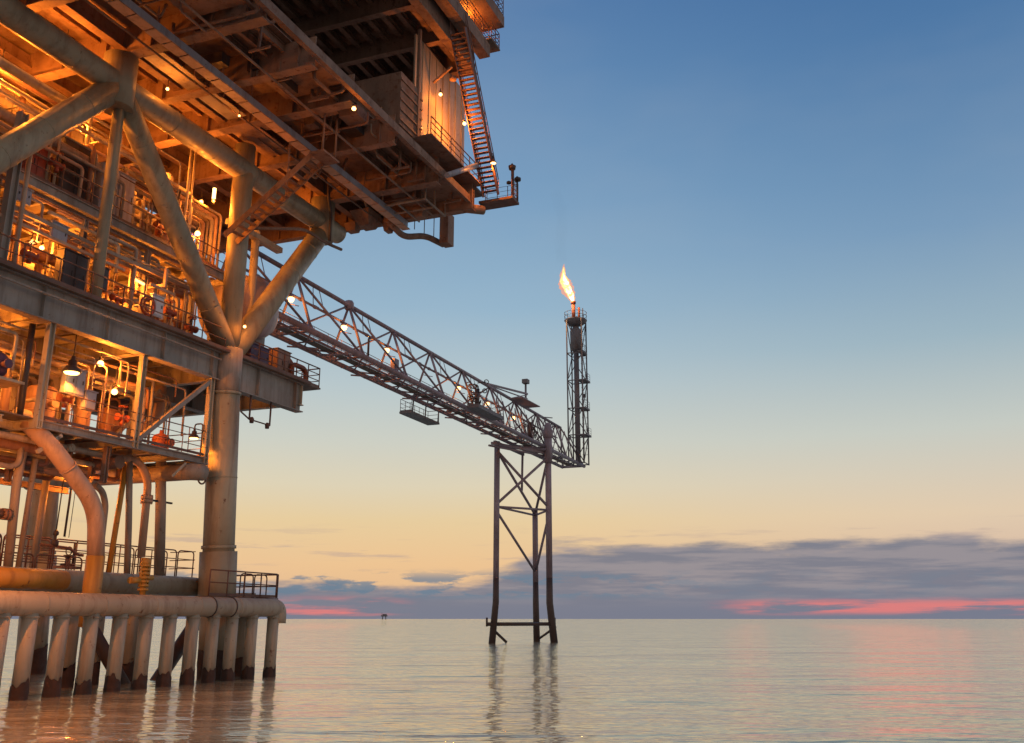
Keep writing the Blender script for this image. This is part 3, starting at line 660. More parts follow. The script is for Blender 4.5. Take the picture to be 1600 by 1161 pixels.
# rear walkway on the jacket with two lines of hooped rails
part(MB().box(PL, -24, 4.2, -6.0, -4.2, 4.55, 4.62), 'landing_walkway', 'grate')
def hoops(u0, u1, v, z, h, mat='rail', w=2.6, mids=(0.36, 0.68)):
    mb = MB(); u = u0
    while u < u1-0.5:
        e = min(u+w, u1)
        mb.tube(bend([PL(u, v, z), PL(u, v, z+h), PL(e-0.12, v, z+h), PL(e-0.12, v, z)], 0.22, 5), 0.032, 7)
        for m_ in mids: mb.tube([PL(u, v, z+h*m_), PL(e-0.12, v, z+h*m_)], 0.024, 6)
        n_ = max(1, int((e-u)/1.2))
        for k in range(1, n_): q = u+(e-0.12-u)*k/n_; mb.tube([PL(q, v, z), PL(q, v, z+h)], 0.026, 6)
        u += w
    return mb
part(hoops(-18, 4.1, -4.25, 4.62, 1.28), 'handrail', 'rail')
part(hoops(-16.5, 4.1, -5.95, 4.62, 1.35), 'handrail', 'rail')
mb = MB()
for k in range(3): mb.tube([PL(4.15, -4.3, 4.62+1.3*(0.36+k*.32)), PL(4.15, -5.9, 4.62+1.3*(0.36+k*.32))], 0.025, 6)
part(mb, 'handrail', 'rail')
# low hoops just behind the horizontal pipe on the left
part(MB().box(PL, -20, -4.8, -2.6, -1.5, 4.36, 4.44), 'pipe_walkway', 'pipe2')
part(hoops(-16, -5.0, -2.5, 4.44, 0.62, 'rail', 1.7, (0.5,)), 'handrail', 'rail')
# corner landing round the leg with its guard
part(MB().box(PL, -1.4, 3.9, 0.45, 1.1, 3.50, 3.56), 'corner_landing', 'rail')
part(MB().box(PL, 1.7, 3.9, -2.0, 0.44, 3.50, 3.56), 'corner_landing', 'rail')
part(MB().rail([PL(-1.3, 1.08, 3.57), PL(3.7, 1.08, 3.57)], 1.12, 1.25, 0.03, (0.52,)), 'handrail', 'rail')
part(hoops(1.7, 3.9, 0.45, 3.57, 1.08, 'rail', 1.1, (0.5,)), 'handrail', 'rail')
part(MB().rail([PL(3.85, 1.05, 3.57), PL(3.85, -1.9, 3.57)], 1.1, 0.9, 0.035, (0.5,)), 'handrail', 'rail')

# --- boat fender
fd = empty('boat_fender', PL(-4, 1.5, 0), 'long grey boat fender of upright tubes standing in the water before the leg', 'boat fender')
FZ = 3.1
fr_ = MB().tube(bend([PL(-27, 1.5, FZ), PL(3.35, 1.5, FZ), PL(3.35, 1.5, 2.4)], 0.5, 8), 0.41, 32).build('fender_rail', 'fender', fd)
seams([PL(-27, 1.5, FZ), PL(2.8, 1.5, FZ)], .41, fr_, 'fender', 2.9)
for u in (-1.72, -0.32): MB().torus(PL(u, 1.5, FZ), PL.A, 0.415, 0.035, 32).build('strap', 'dark', fd)
for k, u in enumerate((-23.2, -21.8, -20.4, -19, -17.6, -16.2, -14.9, -13.3, -12.25, -11.1, -9.72, -8.32, -6.88, -5.46, -4.1, -2.7, -1.36, -0.05, 1.38, 3.02)):
    v0 = 1.5; r = 0.27
    p_ = MB().tube([PL(u, v0, FZ-0.28), PL(u-0.06, v0+0.02, 0.1)], r, 22).build('fender_tube', 'fender', fd)
    growth(PL(u-0.06, v0+0.02, 0.42+gr_rnd.random()*.12), PL(u-0.1, v0+0.05, -1.6), r, p_)
    MB().torus(PL(u, v0, FZ-.44), Z, r+.02, .025, 20).build('weld_seam', 'fender', p_)
MB().tube([PL(-27, 1.3, -0.4), PL(3.0, 1.3, -0.4)], 0.22, 16).build('lower_rail', 'wet', fd)

# --- risers
def riser(name, pts, r, mat, label, group=None, rb=0.8, flanges=(), extra=None):
    P_ = [PL(*p) for p in pts]
    root = empty(name, Vector((P_[-1].x, P_[-1].y, P_[-1].z)), label, 'pipe', group)
    MB().tube(bend(P_, rb, 8), r, 24).build('pipe_body', mat, root)
    for f in flanges:
        c = PL(*f[:3]); ax = f[3] if len(f) > 3 else Z
        mb = MB().lathe(c, ax, [(-0.14, r*1.05), (-0.139, r*1.55), (-0.02, r*1.55), (-0.019, r*1.1), (0.019, r*1.1), (0.02, r*1.55), (0.139, r*1.55), (0.14, r*1.05)], 20)
        for k in range(10):
            a = k*0.628; u_ = ax.cross(PL.A if abs(ax.dot(PL.A)) < .9 else Z).normalized(); w_ = ax.cross(u_)
            q = c+(u_*math.cos(a)+w_*math.sin(a))*r*1.35; mb.tube([q-ax*0.2, q+ax*0.2], 0.025, 6)
        mb.build('flange', mat, root)
    return root
big = riser('riser_pipe', [(-10.35, -0.75, 9.72), (-10.0, 0.2, 8.85), (-7.75, 0.55, 6.8), (-7.5, 0.55, 4.9)], 0.325, 'salmon', 'thick salmon riser pipe bending down from the walkway underside, its foot painted yellow', rb=0.95)
MB().tube([PL(-7.5, .55, 4.93), PL(-7.5, .55, 2.3)], 0.345, 26).build('yellow_foot', 'yellow', big)
MB().torus(PL(-9.25, .4, 8.11), (PL(-7.75, .55, 6.8)-PL(-10.15, .3, 8.9)), 0.33, 0.03, 24).build('weld_band', 'salmon', big)
MB().tube([PL(-7.8, -0.6, 4.02), PL(-11.5, -0.6, 4.02)], 0.36, 20).build('yellow_branch', 'yellow', big)
r2 = riser('riser_pipe', [(-6.2, -1.5, 9.2), (-3.6, -1.5, 9.35), (-2.85, -1.5, 8.6), (-2.8, -1.5, 5.2)], 0.17, 'salmon', 'slim gooseneck riser with a bolted flange halfway down, left of the leg', rb=0.8, flanges=[(-2.82, -1.5, 7.7)])
MB().box(PL, -2.9, -1.2, -1.55, -1.45, 7.66, 7.74).build('clamp_arm', 'dark', r2)
q = MB()
for k in range(7): q.torus(PL(-4.55, .35, 3.75+k*0.16), Z, 0.17, 0.06, 16)
q.tube([PL(-4.55, .35, 4.7), PL(-4.55, .35, 5.0)], 0.2, 14).tube([PL(-4.55, .35, 3.2), PL(-4.55, .35, 4.7)], 0.13, 14)
q.tube([PL(-4.75, .35, 3.9), PL(-4.75, .35, 4.85)], 0.05, 8).tube([PL(-4.3, .35, 3.9), PL(-4.3, .35, 4.85)], 0.04, 8)
q.build('spring_support', 'yellow', r2)
MB().tube([PL(-4.7, .3, 4.12), PL(-5.3, .3, 4.1)], 0.13, 14).build('branch_stub', 'yellow', r2)
MB().tube([PL(-4.5, .3, 4.2), PL(-4.0, .3, 4.25)], 0.1, 14).build('branch_stub', 'yellow', r2)
riser('riser_pipe', [(-2.2, -1.5, 9.6), (-1.9, -1.5, 7.5), (-1.55, -1.5, 4.4)], 0.235, 'pipe', 'straight grey riser pipe closest to the big leg', rb=0.3)
riser('riser_pipe', [(-4.15, -1.5, 9.5), (-3.75, -1.5, 6.5), (-3.52, -1.5, 4.3)], 0.14, 'pipe', 'straight grey riser crossing behind the leaning orange pipe', rb=0.3)
riser('leaning_pipe', [(-4.1, -1.7, 9.0), (-4.4, -1.7, 4.4)], 0.12, 'yellow', 'thin orange pipe leaning between the grey risers')
riser('riser_pipe', [(-5.9, -1.5, 7.95), (-5.45, -1.5, 7.75), (-5.2, -1.5, 7.2), (-5.2, -1.5, 4.3)], 0.13, 'pipe', 'thin grey riser with an offset bend right behind the thick salmon pipe', rb=0.25)
riser('riser_pipe', [(-9.6, -1.6, 9.0), (-9.7, -1.6, 7.6), (-9.55, -1.6, 4.4)], 0.17, 'pipe', 'grey riser at the far left with a side branch', rb=0.3)
MB
l2 = riser('riser_pipe', [(-8.9, -1.7, 8.6), (-9.0, -1.7, 4.4)], 0.11, 'pipe', 'slim grey riser second from the left edge', rb=0.3)
riser('drain_pipe', [(-13, -1.4, 8.1), (-10.2, -1.4, 8.1), (-9.9, -1.4, 8.3), (-9.9, -1.4, 8.9)], 0.11, 'pipe', 'short horizontal drain pipe with upturned elbow at the left edge', rb=0.3)
riser('drain_pipe', [(-13, -1.4, 6.3), (-9.9, -1.5, 6.35)], 0.14, 'pipe2', 'stub pipe joining the leftmost riser halfway up', rb=0.3, flanges=[(-10.1, -1.49, 6.35, PL.A)])
riser('riser_pipe', [(-6.3, -3.8, 8.6), (-6.4, -3.8, 4.4)], 0.15, 'pipe', 'grey riser mostly hidden behind the thick salmon pipe', rb=0.3)
mbs = empty('hoist_lines', PL(-6, -3, 4.6), 'thin vertical hoist wires with a dark swivel block hanging over the rear walkway', 'hoist')
for (u, v, r) in ((-6.2, -3, .025), (-5.75, -3, .035), (-5.5, -3.2, .015), (-5.3, -3.2, .015)):
    MB().tube([PL(u, v, 5.9), PL(u+0.06, v, 8.9)], r, 6).build('wire', 'dark', mbs)
MB().lathe(PL(-6.2, -3, 5.45), Z, [(0, .05), (0.05, .16), (.25, .16), (.3, .06), (.45, .06), (.5, .12), (.6, .12), (.7, .03)], 12).build('swivel_block', 'dark', mbs)
MB().tube(bend([PL(-6.9, -3, 5.5), PL(-5.4, -3, 5.45), PL(-4.9, -3, 5.2), PL(-4.6, -3, 5.2)], .2), .06, 8).build('hook_beam', 'rail', mbs)
def capstan(u, v, z, label):
    root = empty('mooring_winch', PL(u, v, z), label, 'winch')
    MB().lathe(PL(u, v, z), Z, [(0, .28), (.1, .28), (.11, .12), (.35, .1), (.36, .2), (.45, .2)], 16).build('drum', 'dark', root)
    MB().torus(PL(u, v, z+.62), PL.A, .17, .025, 16).build('handwheel', 'dark', root)
    MB().box(PL, u-.5, u+.5, v-.25, v+.25, z-.12, z-.002).build('base_frame', 'pipe2', root)
    MB().tube([PL(u+.3, v, z), PL(u+.3, v, z+.95)], .05, 8).build('lever', 'dark', root)
capstan(-5.0, -3.4, 4.75, 'dark hand winch beside the thick salmon pipe on the lower walkway')
capstan(-9.2, -3.3, 4.7, 'dark hand winch at the foot of the leftmost riser')

# ================================================================== stairs
def stair(name, a, b, width, across, label, rails=True, step=0.24, mat='rail'):
    a, b = Vector(a), Vector(b); across = Vector(across).normalized(); d_ = b-a
    root = empty(name, a, label, 'stairs')
    for s_ in (-1, 1):
        MB().bar(a+across*s_*width/2, b+across*s_*width/2, 0.05, 0.32).build('stringer', mat, root)
    mb = MB(); n_ = int(abs(d_.z)/step); hd = Vector((d_.x, d_.y, 0)).normalized()
    for k in range(1, n_):
        p = a+d_*(k/n_)
        c = [p+across*sx*(width/2-0.03)+hd*sy*0.12+Z*sz for sz in (-.02, .02) for sx, sy in ((-1, -1), (1, -1), (1, 1), (-1, 1))]
        mb.hexa(c)
    mb.build('treads', mat, root)
    if rails:
        for s_ in (-1, 1):
            mb = MB(); o_ = across*s_*width/2
            mb.tube([a+o_+Z*1.0, b+o_+Z*1.0], 0.03, 7); mb.tube([a+o_+Z*.55, b+o_+Z*.55], 0.022, 6)
            m_ = max(2, int(d_.length/1.3))
            for k in range(m_+1): mb.tube([a+o_+d_*k/m_, a+o_+d_*k/m_+Z*1.0], 0.025, 6)
            mb.build('handrail', mat, root)
    return root
stair('steel_stairs', PL(12.0, 8.75, 27.0), PL(6.9, 8.75, 35.3), 0.95, PL.B, 'open tread stairs down the outside of the orange lit wall at the top right corner', mat='rail')
stair('steel_stairs', PL(-1.0, 0.35, 20.55), PL(-1.0, 5.1, 24.0), 0.95, PL.A, 'open tread stairs slung diagonally under the brown deck in front of the column', rails=False, mat='under')
part(MB().box(PL, -1.7, -.3, 5.1, 5.9, 23.95, 24.05), 'stair_landing', 'under')
part(MB().tube([PL(-1.5, 5.7, 24.0), PL(-1.5, 5.7, 26.5)], .05, 8).tube([PL(-.4, 5.7, 24.0), PL(-.4, 5.7, 26.5)], .05, 8).tube([PL(-.4, 3.0, 22.4), PL(-.4, 3.0, 26.5)], .04, 8), 'landing_hanger', 'under')

# ================================================================== lamps
LAMPS = []
def hood_lamp(c, label, power=260, s=1.0, drop=0.5, group='hooded deck lamps', stem=None, mat='dark', spot=True):
    c = Vector(c); root = empty('hooded_lamp', c-Z*0.1*s, label, 'lamp', group)
    MB().lathe(c, Z, [(0, .24*s), (.05*s, .235*s), (.16*s, .15*s), (.17*s, .11*s), (.32*s, .11*s), (.34*s, .06*s), (.44*s, .05*s), (.46*s, .02*s)], 20).build('lamp_hood', mat, root)
    if drop: MB().tube([c+Z*.44*s, c+Z*(.44*s+drop)], .025, 7).build('stem', mat, root)
    if stem: MB().tube(bend([Vector(p) for p in stem], .15), .035, 8).build('bracket', mat, root)
    MB().lathe(c-Z*.06*s, Z, [(0, .06*s), (.02*s, .17*s), (.055*s, .2*s)], 16).build('lens', 'bulbh', root)
    o = light(root, c-Z*(.14*s), power)
    if spot: o.data = bpy.data.lights.new('lamp_light', 'SPOT'); o.data.energy = power*LS; o.data.color = (1.0, 0.265, 0.024); o.data.spot_size = R(150); o.data.spot_blend = 0.4; o.data.shadow_soft_size = .08
    return root
def bulb_lamp(c, label, power=220, r=0.11, hang=0.4, group='bare bulkhead lamps', mat='dark', off=None):
    c = Vector(c); root = empty('bulkhead_lamp', c-Z*r, label, 'lamp', group)
    MB().lathe(c-Z*r, Z, [(0, .3*r), (.15*r, .6*r), (.5*r, .95*r), (r, r*1.05), (1.6*r, .8*r), (1.9*r, .4*r)], 16).build('lamp_globe', 'bulbh', root)
    MB().lathe(c+Z*r*.92, Z, [(0, .5*r), (.3*r, .75*r), (1.2*r, .7*r), (1.3*r, .3*r)], 12).build('lamp_cap', mat, root)
    if hang: MB().tube([c+Z*r*2.0, c+Z*(r*2+hang)], .022, 7).build('stem', mat, root)
    light(root, c+(off or PL.B*(r*1.25)+Vector((0,0,-r*1.0))), power); return root
def tube_lamp(a, b, label, power=200, group='tube lamps', mat='dark'):
    a, b = Vector(a), Vector(b); root = empty('tube_lamp', (a+b)/2-Z*.1, label, 'lamp', group)
    MB().tube([a, b], .06, 10).build('lamp_tube', 'bulb', root)
    MB().bar(a+Z*.11, b+Z*.11, .2, .06).build('lamp_case', mat, root)
    light(root, (a+b)/2-Z*.14, power); return root
# level A
hood_lamp(PL(-9.0, -0.3, 11.95), 'biggest hooded lamp, glowing in front of the blue grey panel at left', 420, 1.5, 1.0)
bulb_lamp(PL(-6.9, -1.0, 12.9), 'round bright bulb just under the big girder, between hooded lamp and post', 420, .13)
bulb_lamp(PL(-5.75, -1.2, 11.95), 'round bright bulb lower on the walkway, left of the post with the sway brace', 400, .13, .8)
hood_lamp(PL(-0.95-.35, -0.5, 10.65), 'small hooded lamp on the walkway rail right beside the big leg', 200, 1.0, 0.0, stem=[PL(-1.3, -.5, 11.05), PL(-1.3, -.5, 11.3), PL(-1.3, -.05, 11.3), PL(-1.3, -.05, 9.8)])
for (u, v, z, p) in ((-11.8, -2.4, 12.7, 400), (-14, -2.0, 12.4, 420), (-3.0, -5.8, 12.6, 380), (-8.5, -6.3, 12.5, 420), (-12.6, -5.5, 12.6, 400)):
    bulb_lamp(PL(u, v, z), 'bare bulb deep in the lower walkway level behind pipes', p, .1, group='lamps among the lower pipes')
# level B
tb = tube_lamp(PL(-5.45, -1.2, 17.2), PL(-4.75, -1.2, 17.15), 'double tube lamp glowing above the deck rail, centre left')
bulb_lamp(PL(-10.6, -1.6, 17.05), 'small bulb behind the rail near the left post', 200, .09)
for (u, v, z, p) in ((-2.0, -4.2, 18.2, 420), (-7.5, -4.6, 18.4, 420), (-12.5, -5.0, 18.3, 420), (-4.8, -8.6, 18.4, 520), (-10, -8.8, 18.3, 480), (1.0, -7.5, 18.0, 260), (-15.0, -2.6, 18.2, 260)):
    bulb_lamp(PL(u, v, z), 'bare bulb in the machinery level above the big girder', p, .1, group='lamps among the machinery')
# level C
bulb_lamp(PL(-1.4, -1.35, 20.95), 'bright bulb between the diagonal brace and the column', 300, .13)
t2 = empty('tall_lamp', PL(-.35, -1.45, 23.2), 'tall narrow glowing lamp beneath the big tube left of the column', 'lamp')
MB().tube([PL(-.35, -1.45, 23.25), PL(-.35, -1.45, 23.85)], .09, 12).build('lamp_tube', 'bulbh', t2)
MB().tube([PL(-.35, -1.45, 23.0), PL(-.35, -1.45, 23.24)], .1, 12).build('lamp_base', 'dark', t2)
light(t2, PL(-.5, -1.3, 23.15), 380)
for (u, v, z, p) in ((-3.0, -3.6, 24.6, 700), (-6.6, -4.2, 24.6, 480), (-12.4, -2.6, 24.4, 900), (-14.5, -3.5, 22.5, 800), (-9.8, -4.6, 25.3, 420), (1.0, -3.4, 24.0, 300), (-5.0, -8, 24.5, 360)):
    bulb_lamp(PL(u, v, z), 'bare bulb under the main deck behind the big tube', p, .1, group='lamps under the main deck')
# underside of the decks; bare bulbs under the walkway are added to brighten it
bulb_lamp(PL(-8.9, -3.4, 8.35), 'added bare bulb under the walkway behind the thick salmon pipe', 280, .09, .4)
bulb_lamp(PL(-4.6, -3.6, 8.3), 'added bare bulb under the walkway behind the gooseneck riser', 260, .09, .4)
bulb_lamp(PL(-13.0, -3.4, 8.35), 'added bare bulb under the walkway at the left edge', 300, .09, .4)
hood_lamp(PL(-15.4, 3.2, 7.6), 'hooded lamp on an arm reaching out from the walkway past the left edge', 1100, 1.0, 0, stem=[PL(-15.4, 3.2, 8.0), PL(-15.4, 3.2, 9.5), PL(-15.4, 0.0, 9.5)], spot=False)
bulb_lamp(PL(-1.95, 7.6, 25.7), 'faint lamp under the brown deck at the middle of its right edge', 40, .1, .4)
bulb_lamp(PL(-3.3, 2.1, 25.75), 'tiny lamp beside the cable tray', 18, .05, .2)
bulb_lamp(PL(-.2, 1.0, 16.2), 'small lamp on the rail right of the column', 60, .07, .2)
# orange wall + stairs
hood_lamp(PL(10.9, 9.35, 28.55), 'flat bright lamp at the foot of the outside stairs', 320, .8, 0, stem=[PL(10.9, 9.35, 28.9), PL(10.9, 9.35, 29.2), PL(11.1, 9.0, 29.2)])
bulb_lamp(PL(9.0, 8.3, 30.4), 'bright lamp halfway up the outside stairs', 380, .1, 1.3, off=PL.B*(-.2))
bulb_lamp(PL(6.2, 6.9, 28.9), 'lamp behind the rail low on the orange wall', 620, .1, .2, off=PL.B*(-.2))
bulb_lamp(PL(9.5, 7.75, 37.9), 'bright lamp on the balcony at the very top', 180, .14, .1)
bulb_lamp(PL(5.0, 7.9, 38.6), 'lamp behind the balcony door panel', 160, .1, .1)
bulb_lamp(PL(8.0, 7.2, 32.0), 'lamp under the upper deck corner on the orange wall', 60, .1, .2)
# dim spill lamps that light the underside of the main deck
for (u, v, z, p) in ((-10.9, -0.95, 26.0, 120), (-6.7, 0.75, 25.6, 60), (5.8, -1.5, 25.6, 80)):
    bulb_lamp(PL(u, v, z), 'bare bulb tucked beside the main deck girders', p, .07, .3, group='lamps beside the deck girders')

# ================================================================== equipment on the decks
def vessel(name, c, axis, L_, r, mat, label, supports=True, cat='vessel'):
    c = Vector(c); axis = Vector(axis).normalized(); root = empty(name, c-Z*(r+.3), label, cat)
    pr = [(-L_/2-r*.45, .02)]+[(-L_/2-r*.45*math.cos(t), r*math.sin(t)) for t in (0.35, 0.75, 1.2)]+[(-L_/2, r), (L_/2, r)]+[(L_/2+r*.45*math.cos(t), r*math.sin(t)) for t in (1.2, .75, .35)]+[(L_/2+r*.45, .02)]
    MB().lathe(c, axis, pr, 32).build('shell', mat, root)
    MB().torus(c+axis*L_*.25, axis, r, .02, 28).build('weld_seam', mat, root); MB().torus(c-axis*L_*.25, axis, r, .02, 28).build('weld_seam', mat, root)
    if supports:
        for s_ in (-.3, .3):
            q = c+axis*L_*s_; w_ = axis.cross(Z).normalized()
            MB().hexa([q+axis*a*.12+w_*b_*r*.8+Z*z_ for z_ in (-r-.3, -r*.45) for a, b_ in ((-1, -1), (-1, 1), (1, 1), (1, -1))]).build('saddle', 'girder', root)
    MB().lathe(c+axis*L_*.1+Z*r*.95, Z, [(0, .14), (.2, .14), (.201, .22), (.28, .22), (.281, .05)], 14).build('nozzle', mat, root)
    return root
def tank(name, c, r, h, mat, label, legs=False, cat='tank'):
    c = Vector(c); root = empty(name, c, label, cat)
    z0 = .5 if legs else 0
    MB().lathe(c+Z*z0, Z, [(0, r*.3), (.12, r*.8), (.25, r), (h-.2, r), (h-.08, r*.8), (h, r*.25), (h+.15, r*.22)], 28).build('shell', mat, root)
    MB().torus(c+Z*(z0+h*.33), Z, r, .02, 24).torus(c+Z*(z0+h*.66), Z, r, .02, 24).build('band', mat, root)
    MB().lathe(c+Z*(z0+h*.5)+PL.B*r*.9, PL.B, [(0, .12), (.25, .12), (.251, .18), (.32, .18)], 14).build('nozzle', mat, root)
    if legs:
        for k in range(4):
            a = k*math.pi/2+.4; q = c+Vector((math.cos(a), math.sin(a), 0))*r*.8; MB().tube([q, q+Z*.8], .05, 8).build('leg', 'girder', root)
    return root
def cabinet(c, du, dv, dz, mat, label, name='control_cabinet', cat='cabinet'):
    u, v, z = c; root = empty(name, PL(u, v, z), label, cat)
    MB().box(PL, u-du/2, u+du/2, v-dv/2, v+dv/2, z, z+dz).build('cabinet_body', mat, root)
    n_ = 2 if du > .8 else 1
    for k in range(n_):
        w_ = du/n_; a = u-du/2+k*w_
        MB().box(PL, a+.04, a+w_-.04, v+dv/2+.002, v+dv/2+.03, z+.06, z+dz-.06).build('door', mat, root)
        MB().box(PL, a+w_-.16, a+w_-.12, v+dv/2+.032, v+dv/2+.06, z+dz*.45, z+dz*.6).build('handle', 'dark', root)
    MB().box(PL, u-du/2-.04, u+du/2+.04, v-dv/2-.04, v+dv/2+.06, z+dz+.002, z+dz+.04).build('roof', mat, root)
    return root
def valve(c, label, r=.14, mat='redv', group='hand valves on the decks'):
    c = Vector(c); root = empty('hand_valve', c-Z*.35, label, 'valve', group)
    MB().tube([c-Z*.35, c-Z*.1], r*.7, 12).lathe(c, PL.A, [(-.32, r*1.2), (-.26, r*1.2), (-.25, r*.7), (-.12, r), (.12, r), (.25, r*.7), (.26, r*1.2), (.32, r*1.2)], 16).build('valve_body', mat, root)
    MB().tube([c, c+Z*.5], .03, 8).build('stem', 'dark', root)
    MB().torus(c+Z*.5, Z, .2, .022, 18).tube([c+Z*.5-PL.A*.2, c+Z*.5+PL.A*.2], .015, 6).tube([c+Z*.5-PL.B*.2, c+Z*.5+PL.B*.2], .015, 6).build('handwheel', mat, root)
    return root
def pump(c, label, mat='pipe2', s=1.0):
    u, v, z = c; root = empty('pump_unit', PL(u, v, z), label, 'pump')
    MB().box(PL, u-.9*s, u+.9*s, v-.35*s, v+.35*s, z, z+.15).build('base_frame', 'girder', root)
    mb = MB().lathe(PL(u-.8*s, v, z+.55*s), PL.A, [(0, .1*s), (.02, .28*s), (.75*s, .28*s), (.8*s, .12*s), (.95*s, .1*s)], 20)
    for k in range(10):
        mb.torus(PL(u-.74*s+k*.07*s, v, z+.55*s), PL.A, .29*s, .012, 16)
    mb.build('motor', mat, root)
    MB().lathe(PL(u+.25*s, v, z+.5*s), PL.A, [(0, .1*s), (.05, .34*s), (.3*s, .34*s), (.35*s, .16*s), (.6*s, .16*s)], 20).build('casing', 'dark', root)
    MB().tube(bend([PL(u+.4*s, v, z+.8*s), PL(u+.4*s, v, z+1.5*s), PL(u+.4*s, v-1.0, z+1.5*s)], .3), .1*s, 12).build('discharge_pipe', mat, root)
    return root
zB, zC_, zA = G1+.05, ZC+.25, ZA+.05
vessel('pressure_vessel', PL(4.6, -3.2, 19.0), PL.B, 2.4, 1.75, 'pinkv', 'large pale pink vessel with a domed end, right behind the column')
vessel('separator_vessel', PL(-5.5, -6.3, 17.0), PL.A, 4.2, .8, 'cream', 'long cream horizontal vessel behind the deck rail of the machinery level')
vessel('filter_vessel', PL(-12.8, -3.0, 21.2), PL.A, 3.6, .75, 'wall', 'horizontal vessel behind the diagonal tube at the upper left edge')
vessel('process_cooler', PL(-6.8, -3.2, 20.8), PL.A, 1.2, .5, 'yellow', 'squat yellow cylinder vessel on the beam edge under the node')
tank('storage_tank', PL(-10.3, -3.6, zB), .8, 2.6, 'cream', 'cream upright tank behind the left deck rail')
tank('surge_tank', PL(-1.8, -6.8, zB), .9, 2.9, 'wall', 'buff upright tank deep behind the diagonal brace')
tank('chemical_drum', PL(-11.9, -1.0, 11.1), .42, 1.0, 'purple', 'purple drum on the raised stand at the far left of the walkway')
tank('hopper_tank', PL(-7.6, -3.3, zA), .6, 1.7, 'salmon', 'upright salmon tank behind the big hooded lamp', True)
tank('knockout_drum', PL(-2.3, -2.6, 19.7), .45, 2.2, 'redv', 'slim red upright drum right of the diagonal brace, under the bright tube lamp')
tank('orange_barrel', PL(-2.55, -1.3, zA), .38, .9, 'hot', 'short orange barrel on the walkway left of the small hooded lamp')
MB().box(PL, -14, -10.9, -1.6, -.4, 11.0, 11.1).build('raised_stand', 'cream', plat)
MB().tube([PL(-10.95, -.5, ZA), PL(-10.95, -.5, 13.4)], .12, 10).build('post', 'dark', plat)
cabinet((-8.4, -.8, 11.2), 1.0, .25, 1.05, 'panel', 'large blue grey panel behind the big hooded lamp')
cabinet((-7.55, -.75, 10.75), .55, .25, .75, 'panel', 'smaller blue grey panel right of the large one')
cabinet((-9.15, -.9, 15.0), 1.25, .4, 1.95, 'dark', 'tall dark grille cabinet behind the deck rail')
cabinet((-7.6, -.8, 15.9), .4, .3, .95, 'dark', 'small dark box mounted right of the tall grille cabinet')
cabinet((-6.1, -2.3, 19.95), 2.0, .5, 2.3, 'panel', 'lilac grey panelled cabinet left of the upright post below the node')
cabinet((-8.2, -2.7, 20.1), 1.6, .5, 2.6, 'dark', 'dark open rack under the diagonal tube')
cabinet((-4.3, -.75, 15.7), .75, .1, .95, 'white', 'pale notice board on the rail beside the round hatch', 'notice_board', 'board')
cabinet((-8.15, -.45, 17.9), .32, .08, .5, 'white', 'small pale sign hanging from the mezzanine edge', 'small_sign', 'sign')
cabinet((-6.5, -.1, 14.98), .9, .4, .12, 'white', 'low white box with a blue side sitting on the deck edge', 'deck_box', 'box')
cabinet((5.0, -.6, 14.95), 1.2, .6, 1.5, 'pipe2', 'brown cabinet on the deck beyond the leg')
cabinet((2.6, -.4, 14.95), 1.6, .6, 1.1, 'purple', 'dark cabinet close behind the leg on the far deck')
cabinet((-10.3, -2.6, 20.0), 1.2, .5, 1.6, 'redv', 'red brown cabinet below the diagonal tube at left')
cabinet((-3.6, -3.4, zA), 1.0, .5, 1.9, 'pipe2', 'rust brown cabinet under the girder near the S shaped pipe')
cabinet((-2.6, -5.2, 11.9), 1.8, .6, 1.0, 'dark', 'dark suspended louvre box near the S shaped pipe')
cabinet((-0.6, -5.6, 11.8), 1.4, .6, 1.1, 'dark', 'dark suspended louvre box nearest the leg')
cabinet((-12.0, -.9, 18.1), .9, .1, .6, 'panel', 'blue grey window panel at the left edge', 'window_panel', 'panel')
cabinet((-9.95, -.95, 17.2), .8, .1, .75, 'panel', 'blue grey window panel right of the left post', 'window_panel', 'panel')
pump((-3.0, -2.2, zB), 'brown pump set behind the notice board')
pump((-7.0, -2.0, zB), 'brown pump set left of the double tube lamp', 'salmon')
pump((-11.6, -2.2, zB), 'pump set behind the left post', 'pipe2')
pump((-9.3, -1.9, zA), 'pump set under the biggest hooded lamp', 'cream', .8)
pump((-2.4, -2.0, zC_), 'pump set on the mezzanine right of the diagonal brace', 'salmon', .8)
hr = empty('hose_reel', PL(-5.0, -.7, 15.2), 'round dark hose reel on the rail left of the notice board', 'hose reel')
MB().torus(PL(-5.0, -.6, 16.0), PL.B, .42, .06, 22).torus(PL(-5.0, -.52, 16.0), PL.B, .3, .05, 20).build('reel', 'redv', hr)
MB().tube([PL(-5.0, -.7, 15.0), PL(-5.0, -.7, 16.0)], .04, 8).tube([PL(-5.4, -.6, 16.0), PL(-4.6, -.6, 16.0)], .03, 6).build('stand', 'dark', hr)
cr = empty('hanging_cable_loop', PL(-3.9, -.9, 20.2), 'big loop of cable hanging left of the diagonal brace', 'cable')
MB().tube(bend([PL(-5.2, -.9, 22.3), PL(-5.1, -.9, 20.9), PL(-4.3, -.9, 20.5), PL(-3.6, -.9, 21.0), PL(-3.4, -.9, 22.3)], .8), .05, 8).build('cable', 'dark', cr)
